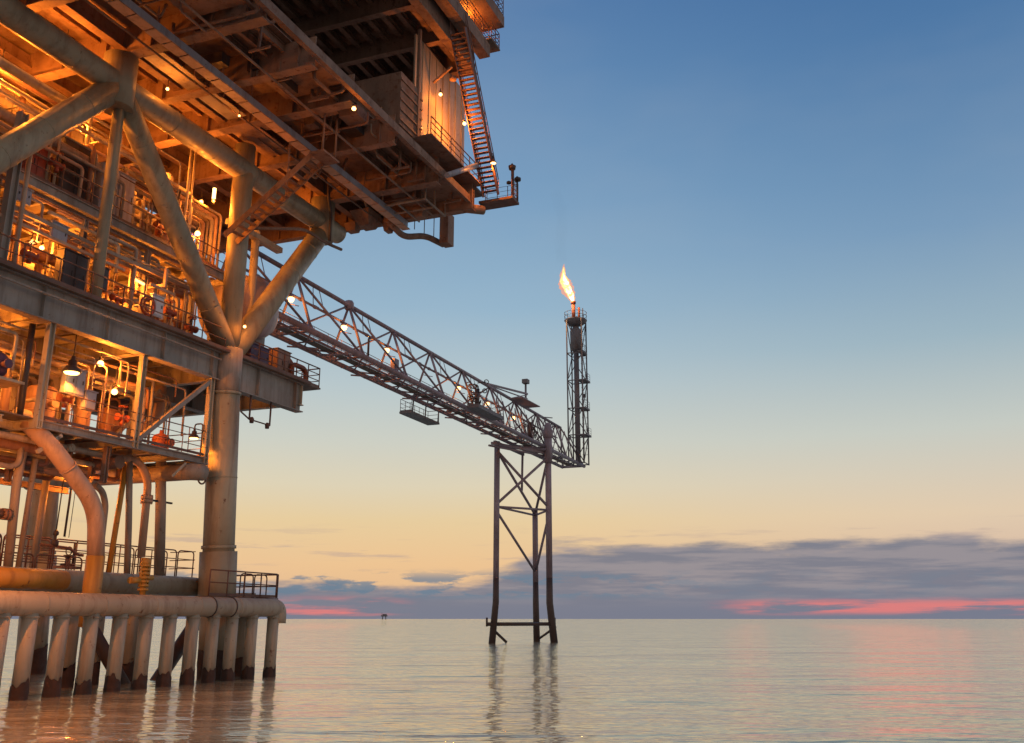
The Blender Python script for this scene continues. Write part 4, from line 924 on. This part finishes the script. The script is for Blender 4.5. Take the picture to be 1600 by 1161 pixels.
for i, (u, v, z, lab) in enumerate(((-3.4, -.8, 16.2, 'red hand valve right of the notice board'), (-11.2, -.9, 16.2, 'red hand valve behind the left deck post'), (-6.0, -1.4, 16.1, 'red hand valve under the double tube lamp'),
        (-1.7, -.9, 15.9, 'red hand valve behind the foot of the diagonal brace'), (-4.1, -2.2, 11.2, 'red hand valve below the lower bright bulb'), (-8.3, -1.2, 11.1, 'red hand valve below the big hooded lamp'),
        (-1.0, -2.2, 20.7, 'red hand valve below the tall lamp'), (-3.4, -1.9, 20.6, 'red hand valve left of the upper bright bulb'), (-9.6, -2.0, 21.0, 'red hand valve below the diagonal tube'), (-12.2, -1.6, 12.7, 'red hand valve above the purple drum'))):
    valve(PL(u, v, z), lab)
# upright stand with fittings on the outer landing
ms = empty('signal_post', PL(13.0, 9.75, 26.85), 'post with round horn and fittings on the landing at the stair foot', 'signal post')
MB().tube([PL(13.0, 9.75, 26.85), PL(13.0, 9.75, 29.0)], .1, 10).build('post', 'rail', ms)
MB().tube([PL(13.0, 10.05, 26.85), PL(13.0, 10.05, 28.5)], .06, 8).build('post', 'dark', ms)
MB().lathe(PL(13.0, 9.72, 28.95), Z, [(0, .05), (.08, .2), (.3, .24), (.38, .1), (.5, .02)], 14).build('horn', 'dark', ms)
MB().lathe(PL(13.0, 10.08, 28.2), Z, [(0, .05), (.02, .2), (.18, .2), (.2, .05)], 12).build('floodlight', 'dark', ms)
MB().lathe(PL(13.0, 9.5, 28.1), Z, [(0, .05), (.02, .14), (.14, .14), (.2, .05)], 12).build('floodlight', 'dark', ms)

LS = 1.0
# ================================================================== FLARE BRIDGE
bg_ = empty('flare_bridge', BR(0, 0, 22.6), 'long triangular lattice bridge running from the platform to the flare tower', 'bridge')
ZB, ZT = 22.6, 27.05; W2 = 1.55; S0, S1 = -4.0, 76.0
def bp(mb, name, mat='bridge', par=None): return mb.build(name, mat, par or bg_)
bp(MB().tube([BR(S0, W2, ZB), BR(S1, W2, ZB)], .23, 16), 'bottom_chord')
bp(MB().tube([BR(S0, -W2, ZB), BR(S1, -W2, ZB)], .17, 14), 'bottom_chord')
bp(MB().tube([BR(S0, 0, ZT), BR(70.5, 0, ZT)], .18, 16), 'top_chord')
SN = [7.5+7.6*k for k in range(-1, 9)]
for s_ in SN:
    bp(MB().tube([BR(s_, 0, ZT), BR(s_, W2, ZB)], .115, 10), 'upright')
    bp(MB().tube([BR(s_, 0, ZT), BR(s_, -W2, ZB)], .10, 10), 'upright')
    bp(MB().tube([BR(s_, W2, ZB), BR(s_, -W2, ZB)], .09, 10), 'cross_member')
for s_ in SN:
    for v_ in (W2, -W2):
        c_ = BR(s_, v_, ZB); dv_ = (BR(s_, 0, ZT)-c_).normalized()
        bp(MB().hexa([c_+BR.A*x+dv_*y+BR.B*w_ for w_ in (-.02, .02) for x, y in ((-.55, .1), (.55, .1), (.22, .75), (-.22, .75))]), 'gusset_plate')
for a, b_ in zip(SN, SN[1:]):
    bp(MB().tube([BR(a, 0, ZT), BR(b_, W2, ZB)], .095, 10), 'diagonal')
    bp(MB().tube([BR(b_, 0, ZT), BR(a, -W2, ZB)], .085, 10), 'diagonal')
    m_ = (a+b_)/2
    bp(MB().tube([BR(a, W2, ZB), BR(m_, -W2, ZB)], .07, 8).tube([BR(m_, -W2, ZB), BR(b_, W2, ZB)], .07, 8), 'plan_brace')
    h = MB()
    for q in (a+2.2, a+3.0): h.tube([BR(q, 0, ZT), BR(q-.35 if q < a+2.6 else q+.35, .35, 25.3)], .035, 6)
    bp(h.tube([BR(a+1.75, .38, 25.3), BR(a+2.6, .38, 25.3)], .035, 6), 'pipe_hanger')
    bp(MB().tube([BR(a+6.6, -.1, 24.6), BR(a+7.5, .4, 24.6)], .035, 6), 'stay_rod')
for s_ in (15.1,): bp(MB().lathe(BR(s_, 0, ZT-.35), Z, [(0, .3), (.1, .42), (.6, .42), (.75, .3)], 6), 'node_can')
bp(MB().tube([BR(0, .1, 25.35), BR(68, .1, 25.35)], .1, 10), 'flare_gas_pipe')
for i in range(34): bp(MB().lathe(BR(2+i*2, .1, 25.35), BR.A, [(-.12, .1), (-.119, .15), (.119, .15), (.12, .1)], 8), 'pipe_clamp')
bp(MB().bar(BR(0, .38, 25.2), BR(68, .38, 25.2), .22, .05), 'cable_tray')
bp(MB().box(BR, S0, 75, -.62, .12, ZB+.04, ZB+.09), 'walkway_grating', 'grate')
for v_ in (-.65, .15): bp(MB().rail([BR(S0, v_, ZB+.09), BR(70, v_, ZB+.09)], 1.1, 2.0, .022, (.33, .66), True), 'handrail', 'tower')
for v_, z_, r_ in ((.62, ZB-.05, .10), (-1.1, ZB-.05, .08)):
    bp(MB().tube([BR(S0, v_, z_), BR(74, v_, z_)], r_, 10), 'pipe_run')
k_ = MB()
for i in range(21): bp(MB().bar(BR(-2+i*3.8, -1.6, ZB-.14), BR(-2+i*3.8, 1.6, ZB-.14), .09, .1), 'floor_joist')
# outer pipe loops under the chord at intervals
rb = random.Random(4)
for i in range(6):
    a = 9+i*9.4
    bp(MB().tube(bend([BR(a, -1.5, ZB-.45), BR(a+1.2, .2+rb.random(), ZB-.5), BR(a+3, -.4, ZB-.45), BR(a+3.6, 1.2, ZB-.4)], .5), .07, 8), 'expansion_loop')
# end frame
bp(MB().tube([BR(S1, W2, ZB), BR(S1, -W2, ZB)], .12, 10), 'cross_member')
bp(MB().tube([BR(70.5, 0, ZT), BR(S1, W2, ZB)], .1, 10).tube([BR(70.5, 0, ZT), BR(S1, -W2, ZB)], .1, 10), 'end_diagonal')
for i in range(6):
    a = 60+i*2.7
    bp(MB().tube([BR(a, W2, ZB), BR(a+1.35, 0, ZT-.2*max(0, i-3))], .06, 8).tube([BR(a+1.35, 0, ZT-.2*max(0, i-3)), BR(a+2.7, -W2, ZB)], .06, 8), 'upright')
# side platforms
hp = MB().box(BR, 30.0, 36.2, -2.9, -1.6, 21.25, 21.45); pf = bp(hp, 'hanging_platform', 'tower')
bp(MB().rail([BR(36.1, -1.65, 21.45), BR(36.1, -2.85, 21.45), BR(30.1, -2.85, 21.45), BR(30.1, -1.65, 21.45)], 1.2, 1.0, .03, (.33, .66)), 'handrail', 'tower', pf)
bp(MB().tube([BR(30.3, -1.65, 21.4), BR(30.3, -1.58, ZB)], .07, 6).tube([BR(33, -1.65, 21.4), BR(33, -1.58, ZB)], .07, 6).tube([BR(35.9, -1.65, 21.4), BR(35.9, -1.58, ZB)], .07, 6), 'hanger', 'tower', pf)
sp = bp(MB().box(BR, 35.3, 42, 1.75, 3.0, 22.5, 22.75), 'side_platform', 'tower')
bp(MB().rail([BR(35.3, 1.8, 22.75), BR(35.3, 2.95, 22.75), BR(42, 2.95, 22.75), BR(42, 1.8, 22.75)], 1.1, 1.2, .025, (.33, .66)), 'handrail', 'tower', sp)
bp(MB().hexa([BR(50.5, .2, 26.75), BR(50.5, 2.0, 26.75), BR(56, 2.2, 26.75), BR(56, .4, 26.75), BR(50.5, .2, 26.85), BR(50.5, 2.0, 26.85), BR(56, 2.2, 26.85), BR(56, .4, 26.85)]), 'canopy_roof')
bp(MB().bar(BR(44.5, 0.0, 27.2), BR(56.5, .4, 28.6), .2, .2).bar(BR(44.5, 0, 27.1), BR(56.5, .4, 28.0), .1, .12).bar(BR(51, .3, 26.9), BR(56.5, .4, 28.5), .1, .1), 'jib_arm')
# node cluster near the pier
for i in range(8):
    a = 44+i*1.9
    bp(MB().tube([BR(a, W2, ZB), BR(a+.95, 1.0, 25.6), BR(a+1.9, W2, ZB)], .06, 8), 'lattice_brace')
bp(MB().tube(bend([BR(34, 1.7, ZB-.5), BR(33, 2.6, 21.6), BR(31.5, 3.4, 20.4)], .3), .05, 8).tube([BR(31.5, 3.4, 20.4), BR(31.2, 3.5, 20.1)], .1, 8), 'swing_boom', 'dark')
# mast on the bridge
mt = empty('signal_mast', BR(56.5, .2, 26.9), 'short mast with a square head above the bridge canopy', 'mast')
MB().tube([BR(56.5, .2, 26.9), BR(56.5, .2, 29.9)], .13, 10).build('pole', 'tower', mt)
MB().box(BR, 56.1, 56.9, -.15, .55, 29.9, 30.4).build('mast_head', 'tower', mt)
MB().bar(BR(60, .4, 26.5), BR(66.5, .2, 27.6), .1, .12).build('boom', 'tower', mt)
# valve skid near the node
vt = empty('valve_tree', BR(37.5, 1.9, 22.8), 'dark cluster of valves and handwheels on the bridge side platform', 'valve cluster')
MB().tube([BR(37.5, 1.9, 22.8), BR(37.5, 1.9, 24.9)], .25, 14).build('valve_body', 'dark', vt)
for i in range(14):
    a = rb.random()*6.28; z_ = 23.2+rb.random()*2.6; q = BR(37.5+math.cos(a)*(.5+rb.random()*.9), 1.9+math.sin(a)*.9, z_)
    MB().torus(q, Vector((math.cos(a), math.sin(a), rb.random()-.5)), .22, .05, 12).tube([q, BR(37.5, 1.9, z_-.1)], .05, 6).build('handwheel', 'dark', vt)
vt2 = empty('valve_tree', BR(56, .9, 23), 'dark valve cluster inside the bridge beneath the canopy', 'valve cluster')
MB().tube([BR(56, .9, 23), BR(56, .9, 25)], .28, 12).build('valve_body', 'dark', vt2)
for i in range(10):
    a = rb.random()*6.28; z_ = 23.2+rb.random()*1.6; q = BR(56+math.cos(a)*(.4+rb.random()*.9), .9+math.sin(a)*.7, z_)
    MB().torus(q, Vector((math.cos(a), math.sin(a), rb.random()-.5)), .2, .05, 12).tube([q, BR(56, .9, z_-.1)], .05, 6).build('handwheel', 'dark', vt2)
cb = empty('bridge_cabinet', BR(21.6, .9, ZB+.1), 'small brown cabinet standing on the bridge walkway', 'cabinet')
MB().box(BR, 21.2, 22.0, .7, 1.1, ZB+.5, ZB+1.5).build('cabinet_body', 'bridge', cb); MB().tube([BR(21.6, .9, ZB), BR(21.6, .9, ZB+.5)], .06, 8).build('leg', 'bridge', cb)
sk = empty('fire_monitor', BR(16.6, 1.1, ZB+.1), 'thin dark monitor post with a bent head on the bridge walkway', 'monitor')
MB().tube(bend([BR(16.6, 1.1, ZB+.1), BR(16.6, 1.1, ZB+2.0), BR(17.2, 1.1, ZB+2.1)], .15), .09, 8).build('post', 'dark', sk)
for s_, lab in ((6.3, 'first bridge lamp, next to the column brace'), (13.75, 'second bridge lamp out from the platform'), (20.9, 'third bridge lamp out from the platform'), (36.1, 'bridge lamp just left of the dark valve cluster'), (43.7, 'bridge lamp right of the dark valve cluster'), (51.8, 'last bridge lamp, beneath the canopy roof')):
    c = BR(s_, .45, 24.75); root = empty('bridge_lamp', c-Z*.2, lab, 'lamp', 'lamps along the bridge')
    MB().lathe(c-Z*.2, Z, [(0, .06), (.05, .16), (.25, .24), (.34, .2)], 14).build('lamp_globe', 'bulbh', root)
    MB().lathe(c+Z*.15, Z, [(0, .26), (.04, .26), (.18, .12), (.3, .1)], 14).build('lamp_hood', 'bridge', root)
    MB().tube([c+Z*.35, c+Z*.62], .03, 6).build('stem', 'bridge', root)
    light(root, c-Z*.36, 190 if s_ < 40 else 110)

# ================================================================== BRIDGE PIER
def splash_leg(par, top, kink, bot, r, zs):
    top, kink, bot = Vector(top), Vector(kink), Vector(bot)
    t = (top.z-zs)/(top.z-kink.z); m_ = top.lerp(kink, t)
    g = MB().tube([top, m_], r, 20).build('pier_leg', 'bridge', par)
    MB().tube([m_, kink, bot], [r, r*1.08, r*1.2], 20).build('splash_zone', 'splash', g); return g
pr_ = empty('bridge_pier', Vector((1, 115, 0)), 'three legged lattice pier standing in the sea under the far end of the bridge', 'pier')
LT = Vector((-1.72, 110.3, 22.4)); LK = Vector((-1.8, 110.6, 4.4)); LB = Vector((-2.35, 110.9, -1.5))
RT = Vector((4.35, 114.8, 23.6)); RK = Vector((4.35, 114.9, 4.4)); RB = Vector((5.0, 115.2, -1.5))
MT = Vector((2.85, 120.0, 15.6)); MK = Vector((2.85, 119.0, 4.4)); MBt = Vector((2.95, 118.6, -1.5))
splash_leg(pr_, LT, LK, LB, .33, 7.0); splash_leg(pr_, RT, RK, RB, .37, 7.2); splash_leg(pr_, MT, MK, MBt, .34, 6.8)
MB().tube([RT-Z*3.0, RT], .48, 18).lathe(RT, Z, [(0, .45), (.1, .62), (.9, .62), (1.1, .5), (1.6, .42), (1.9, .2)], 16).build('leg_head', 'bridge', pr_)
def atz(a, b_, z_): return a.lerp(b_, (z_-a.z)/(b_.z-a.z))
L_ = lambda z_: atz(LT, LK, z_); R_ = lambda z_: atz(RT, RK, z_); M_ = lambda z_: atz(MT, MK, z_)
for a, b_, r in ((L_(14.9), R_(15.0), .13), (L_(14.9), M_(14.9), .13), (R_(15.0), M_(14.9), .13), (L_(21.8), R_(22.2), .2),
                 (L_(21.3), R_(15.3), .16), (R_(21.3), L_(15.2), .16), (L_(21.3), M_(15.0), .16), (R_(21.4), M_(15.0), .16),
                 (L_(14.4), M_(8.0), .15), (R_(14.4), M_(8.0), .15), (Vector((1.3, 117, 22.4)), Vector((1.2, 117.5, 17.6)), .14)):
    MB().tube([a, b_], r, 12).build('pier_brace', 'bridge', pr_)
hz = [LK.lerp(LB, .4), RK.lerp(RB, .4), MK.lerp(MBt, .4)]
dirn = (hz[1]-hz[0]).normalized()
MB().tube([hz[0]-dirn*.9, hz[1]+dirn*.4], .2, 12).build('waterline_brace', 'splash', pr_)
MB().tube([hz[0]-dirn*.9-Z*.25, hz[0]-dirn*.9+Z*.7], .12, 10).tube([hz[1]+dirn*.4-Z*.2, hz[1]+dirn*.4+Z*.7], .1, 10).build('brace_stub', 'splash', pr_)
MB().tube([LB+Z*3.2, LB+Z*1.6+Vector((1.75, .6, 0))], .15, 10).build('broken_brace', 'splash', pr_)
MB().tube([RB+Z*3.2, hz[2]-Z*1.9], .14, 10).build('broken_brace', 'splash', pr_)
MB().bar(BR(50.4, -1.7, 21.75), BR(59.8, 1.7, 21.85), .3, .3).build('pier_cap', 'bridge', pr_)
MB().bar(BR(51, -1.6, 22.0), BR(60.5, -1.6, 22.0), .3, .3).build('pier_cap', 'bridge', pr_)
MB().tube([BR(49.3, -1.6, 21.3), BR(59.8, 1.6, 21.5)], .12, 10).build('cap_beam', 'bridge', pr_)

# ================================================================== FLARE TOWER
ft = empty('flare_tower', BR(74, 0, 22.6), 'slim dark lattice flare tower rising from the outer end of the bridge', 'flare tower')
TA, TB = (73.2, 75.4), (.25, 2.4)
TZ0, TZ1 = 22.6, 42.9
legs = [(TA[0], TB[1]), (TA[1], TB[1]), (TA[1], TB[0]), (TA[0], TB[0])]
for a, b_ in legs: MB().tube([BR(a, b_, TZ0), BR(a, b_, TZ1)], .1, 10).build('tower_leg', 'tower', ft)
lv = [22.7, 26.5, 30.2, 34.1, 38.0, 42.7]
for i, z_ in enumerate(lv):
    mb = MB()
    for k in range(4): mb.tube([BR(*legs[k], z_), BR(*legs[(k+1) % 4], z_)], .075, 8)
    mb.build('tower_ring', 'tower', ft)
for i in range(5):
    for k in range(4):
        a, b_ = legs[k], legs[(k+1) % 4]
        if (i+k) % 2: a, b_ = b_, a
        mid = (lv[i]+lv[i+1])/2
        MB().tube([BR(*a, lv[i]+.1), BR(*b_, lv[i+1]-.1)], .065, 8).build('tower_diagonal', 'tower', ft)
CX, CY = 74.3, 1.25
st_ = MB().tube([BR(CX, CY, 22.7), BR(CX, CY, 38.5)], .36, 20).build('flare_stack', 'tower', ft)
MB().lathe(BR(CX, CY, 38.3), Z, [(0, .36), (.5, .78), (3.1, .82), (3.5, .5), (3.9, .36)], 20).build('seal_drum', 'tower', st_)
for z_, e in ((26.4, .5), (30.1, .35), (34.0, .5), (38.1, .1)):
    p_ = MB().box(BR, TA[0]-.1, TA[1]+.1, CY+.45, TB[1]+e*.9, z_, z_+.14).build('service_platform', 'tower', ft)
    MB().rail([BR(TA[0], TB[1]+e*.85, z_+.14), BR(TA[1], TB[1]+e*.85, z_+.14)], 1.0, 1.0, .025, (.33, .66)).build('handrail', 'tower', p_)
dk = MB().lathe(BR(CX, CY, 42.2), Z, [(0, .6), (.1, 1.1), (.65, 1.6), (.85, 1.6), (.851, .5)], 8).build('top_platform', 'tower', ft)
mb = MB()
for h_ in (.5, 1.0): mb.torus(BR(CX, CY, 43.05+h_), Z, 1.56, .03, 24)
for k in range(12): mb.tube([BR(CX+1.56*math.cos(k*.5236), CY+1.56*math.sin(k*.5236), 43.1), BR(CX+1.56*math.cos(k*.5236), CY+1.56*math.sin(k*.5236), 44.15)], .025, 5)
mb.build('handrail', 'tower', dk)
MB().tube([BR(CX-.1, CY-.25, 42.5), BR(CX-.1, CY-.25, 45.4)], .26, 16).lathe(BR(CX-.1, CY-.25, 45.4), Z, [(0, .28), (.05, .36), (.4, .36), (.45, .2)], 14).build('flare_tip', 'hot', ft)
MB().tube([BR(CX+.2, CY+.45, 42.5), BR(CX+.2, CY+.45, 44.9)], .17, 12).build('flare_tip', 'hot', ft)
MB().tube([BR(CX+.4, CY+.95, 43), BR(CX+.4, CY+.95, 44.8)], .06, 8).build('pilot_pipe', 'dark', ft)
lad = MB()
for s_ in (-.2, .2): lad.tube([BR(CX+.6+s_, TB[1]-.55, 23), BR(CX+.6+s_, TB[1]-.55, 43)], .03, 6)
for i in range(62): lad.tube([BR(CX+.4, TB[1]-.55, 23.3+i*.32), BR(CX+.8, TB[1]-.55, 23.3+i*.32)], .018, 5)
ld = lad.build('ladder', 'tower', ft)
mb = MB()
for i in range(22): mb.torus(BR(CX+.6, TB[1]-.3, 24+i*.85), Z, .38, .018, 12)
mb.build('ladder_cage', 'tower', ld)
for i, (z_, dv) in enumerate(((32.0, .6), (28.4, -.5))): MB().box(BR, CX+.8, CX+1.1, CY+dv, CY+dv+.35, z_, z_+.5).build('junction_box', 'dark', ft)

# flame: several licking tongues around a curved spine, burning gas
fl_ = empty('gas_flame', BR(CX-.1, CY-.25, 45.78), 'white and orange gas flame leaning left above the flare tip', 'flame')
def flame_mat(name, c0, c1, s0, s1, alpha):
    m = bpy.data.materials.new(name); n, l = nodes_of(m)
    for x in list(n):
        if x.type == 'BSDF_PRINCIPLED': n.remove(x)
    e = n.new('ShaderNodeEmission'); e.inputs[0].default_value = (*c0, 1); e.inputs[1].default_value = s0
    t = n.new('ShaderNodeBsdfTransparent'); a = n.new('ShaderNodeMixShader'); lw = n.new('ShaderNodeTexNoise'); lw.inputs['Scale'].default_value = 1.6; lw.inputs['Detail'].default_value = 3
    g = n.new('ShaderNodeNewGeometry'); l.new(g.outputs['Position'], lw.inputs[0])
    r = n.new('ShaderNodeMapRange'); r.inputs[1].default_value = .38; r.inputs[2].default_value = .62; r.inputs[3].default_value = alpha*.5; r.inputs[4].default_value = min(1, alpha*1.4)
    l.new(lw.outputs['Fac'], r.inputs[0]); l.new(r.outputs[0], a.inputs[0]); l.new(t.outputs[0], a.inputs[1]); l.new(e.outputs[0], a.inputs[2])
    l.new(a.outputs[0], n['Material Output'].inputs[0]); return m
fo = flame_mat('flame_outer', (1.0, .30, .07), None, 1.3, 0, .30); fi = flame_mat('flame_mid', (1.0, .50, .18), None, 2.6, 0, .8); fc = emit('flame_core', (1.0, .84, .62), 8.0)
tip = BR(CX-.1, CY-.25, 45.78); lf = -Vector((1, 0, 0))
def tongue(spine, rad, mat, name, seed):
    q = random.Random(seed); pts = [tip+lf*x*.9+Z*z_*.93+BR.A*y for x, y, z_ in spine]
    P2 = []; R2 = []
    for i in range(len(pts)-1):
        for k in range(4):
            t = k/4; j = i+t
            P2.append(pts[i].lerp(pts[i+1], t)+Vector(((q.random()-.5)*.10, (q.random()-.5)*.1, 0))); R2.append((rad[i]*(1-t)+rad[i+1]*t)*(.85+.3*q.random()))
    P2.append(pts[-1]); R2.append(rad[-1])
    MB().tube(P2, R2, 14).build(name, mat, fl_)
tongue([(0, 0, 0), (.35, .05, .9), (.75, 0, 2.0), (1.15, .1, 3.0), (1.45, 0, 3.9), (1.5, 0, 4.7)], [.14, .34, .42, .34, .17, .02], fc, 'flame_core', 1)
tongue([(.0, 0, 0), (.35, .05, .9), (.8, 0, 2.0), (1.25, .1, 3.1), (1.5, 0, 4.3), (1.42, 0, 5.6)], [.18, .44, .56, .5, .26, .02], fi, 'flame_tongue', 2)
tongue([(.7, 0, 1.4), (1.3, .05, 2.4), (1.75, 0, 3.3), (1.85, .1, 4.2)], [.1, .34, .26, .02], fi, 'flame_tongue', 3)
tongue([(.0, 0, 0), (.4, .05, .9), (.95, 0, 2.0), (1.4, .1, 3.1), (1.6, 0, 4.3), (1.35, 0, 6.1)], [.25, .66, .95, .88, .45, .03], fo, 'flame_veil', 4)
light(fl_, tip+lf*.9+Z*1.5+BR.A*-1.0, 2500, (1, .5, .2), .5)
# faint smoke above the flame
sm = MB().tube(bend([tip+lf*1.5+Z*6, tip+lf*1.8+Z*9, tip+lf*1.2+Z*13, tip+lf*2.4+Z*17], 2), [.4]*2+[.9]*14+[1.3]*1 if False else .9, 16)
o = sm.build('smoke_wisp', emit('tmp', (0, 0, 0), 0), None, 'faint grey smoke drifting up from the gas flame', 'smoke', None, 'stuff')
m = bpy.data.materials.new('smoke'); n, l = nodes_of(m); n.remove(n['Principled BSDF'])
pv = n.new('ShaderNodeVolumePrincipled'); pv.inputs['Color'].default_value = (.12, .11, .12, 1); pv.inputs['Density'].default_value = .014
l.new(pv.outputs[0], n['Material Output'].inputs['Volume']); o.data.materials[0] = m

# ================================================================== distant platform on the horizon
fp = empty('distant_platform', Vector((-640, 5000, 0)), 'tiny dark oil platform silhouette far away on the horizon', 'oil platform')
FF = Frame(-640, 5000, 0)
for a in (-9, 9):
    for b_ in (-9, 9): MB().tube([FF(a, b_, -5), FF(a*.8, b_*.8, 14)], 1.3, 8).build('leg', 'tower', fp)
MB().box(FF, -14, 14, -15, 15, 14, 20).build('deck', 'tower', fp); MB().box(FF, -8, 6, -8, 12, 20, 26).build('module', 'tower', fp)
MB().tube([FF(0, -12, 20), FF(0, -12, 34)], .8, 6).build('mast', 'tower', fp)

# ------------------------------------------------------------------ view
sc.view_settings.view_transform = 'Standard'; sc.view_settings.look = 'None'; sc.view_settings.exposure = 0; sc.view_settings.gamma = 1
sc.view_settings.use_curve_mapping = False
sc.cycles.max_bounces = 6; sc.cycles.use_denoising = True; sc.cycles.sample_clamp_indirect = 4
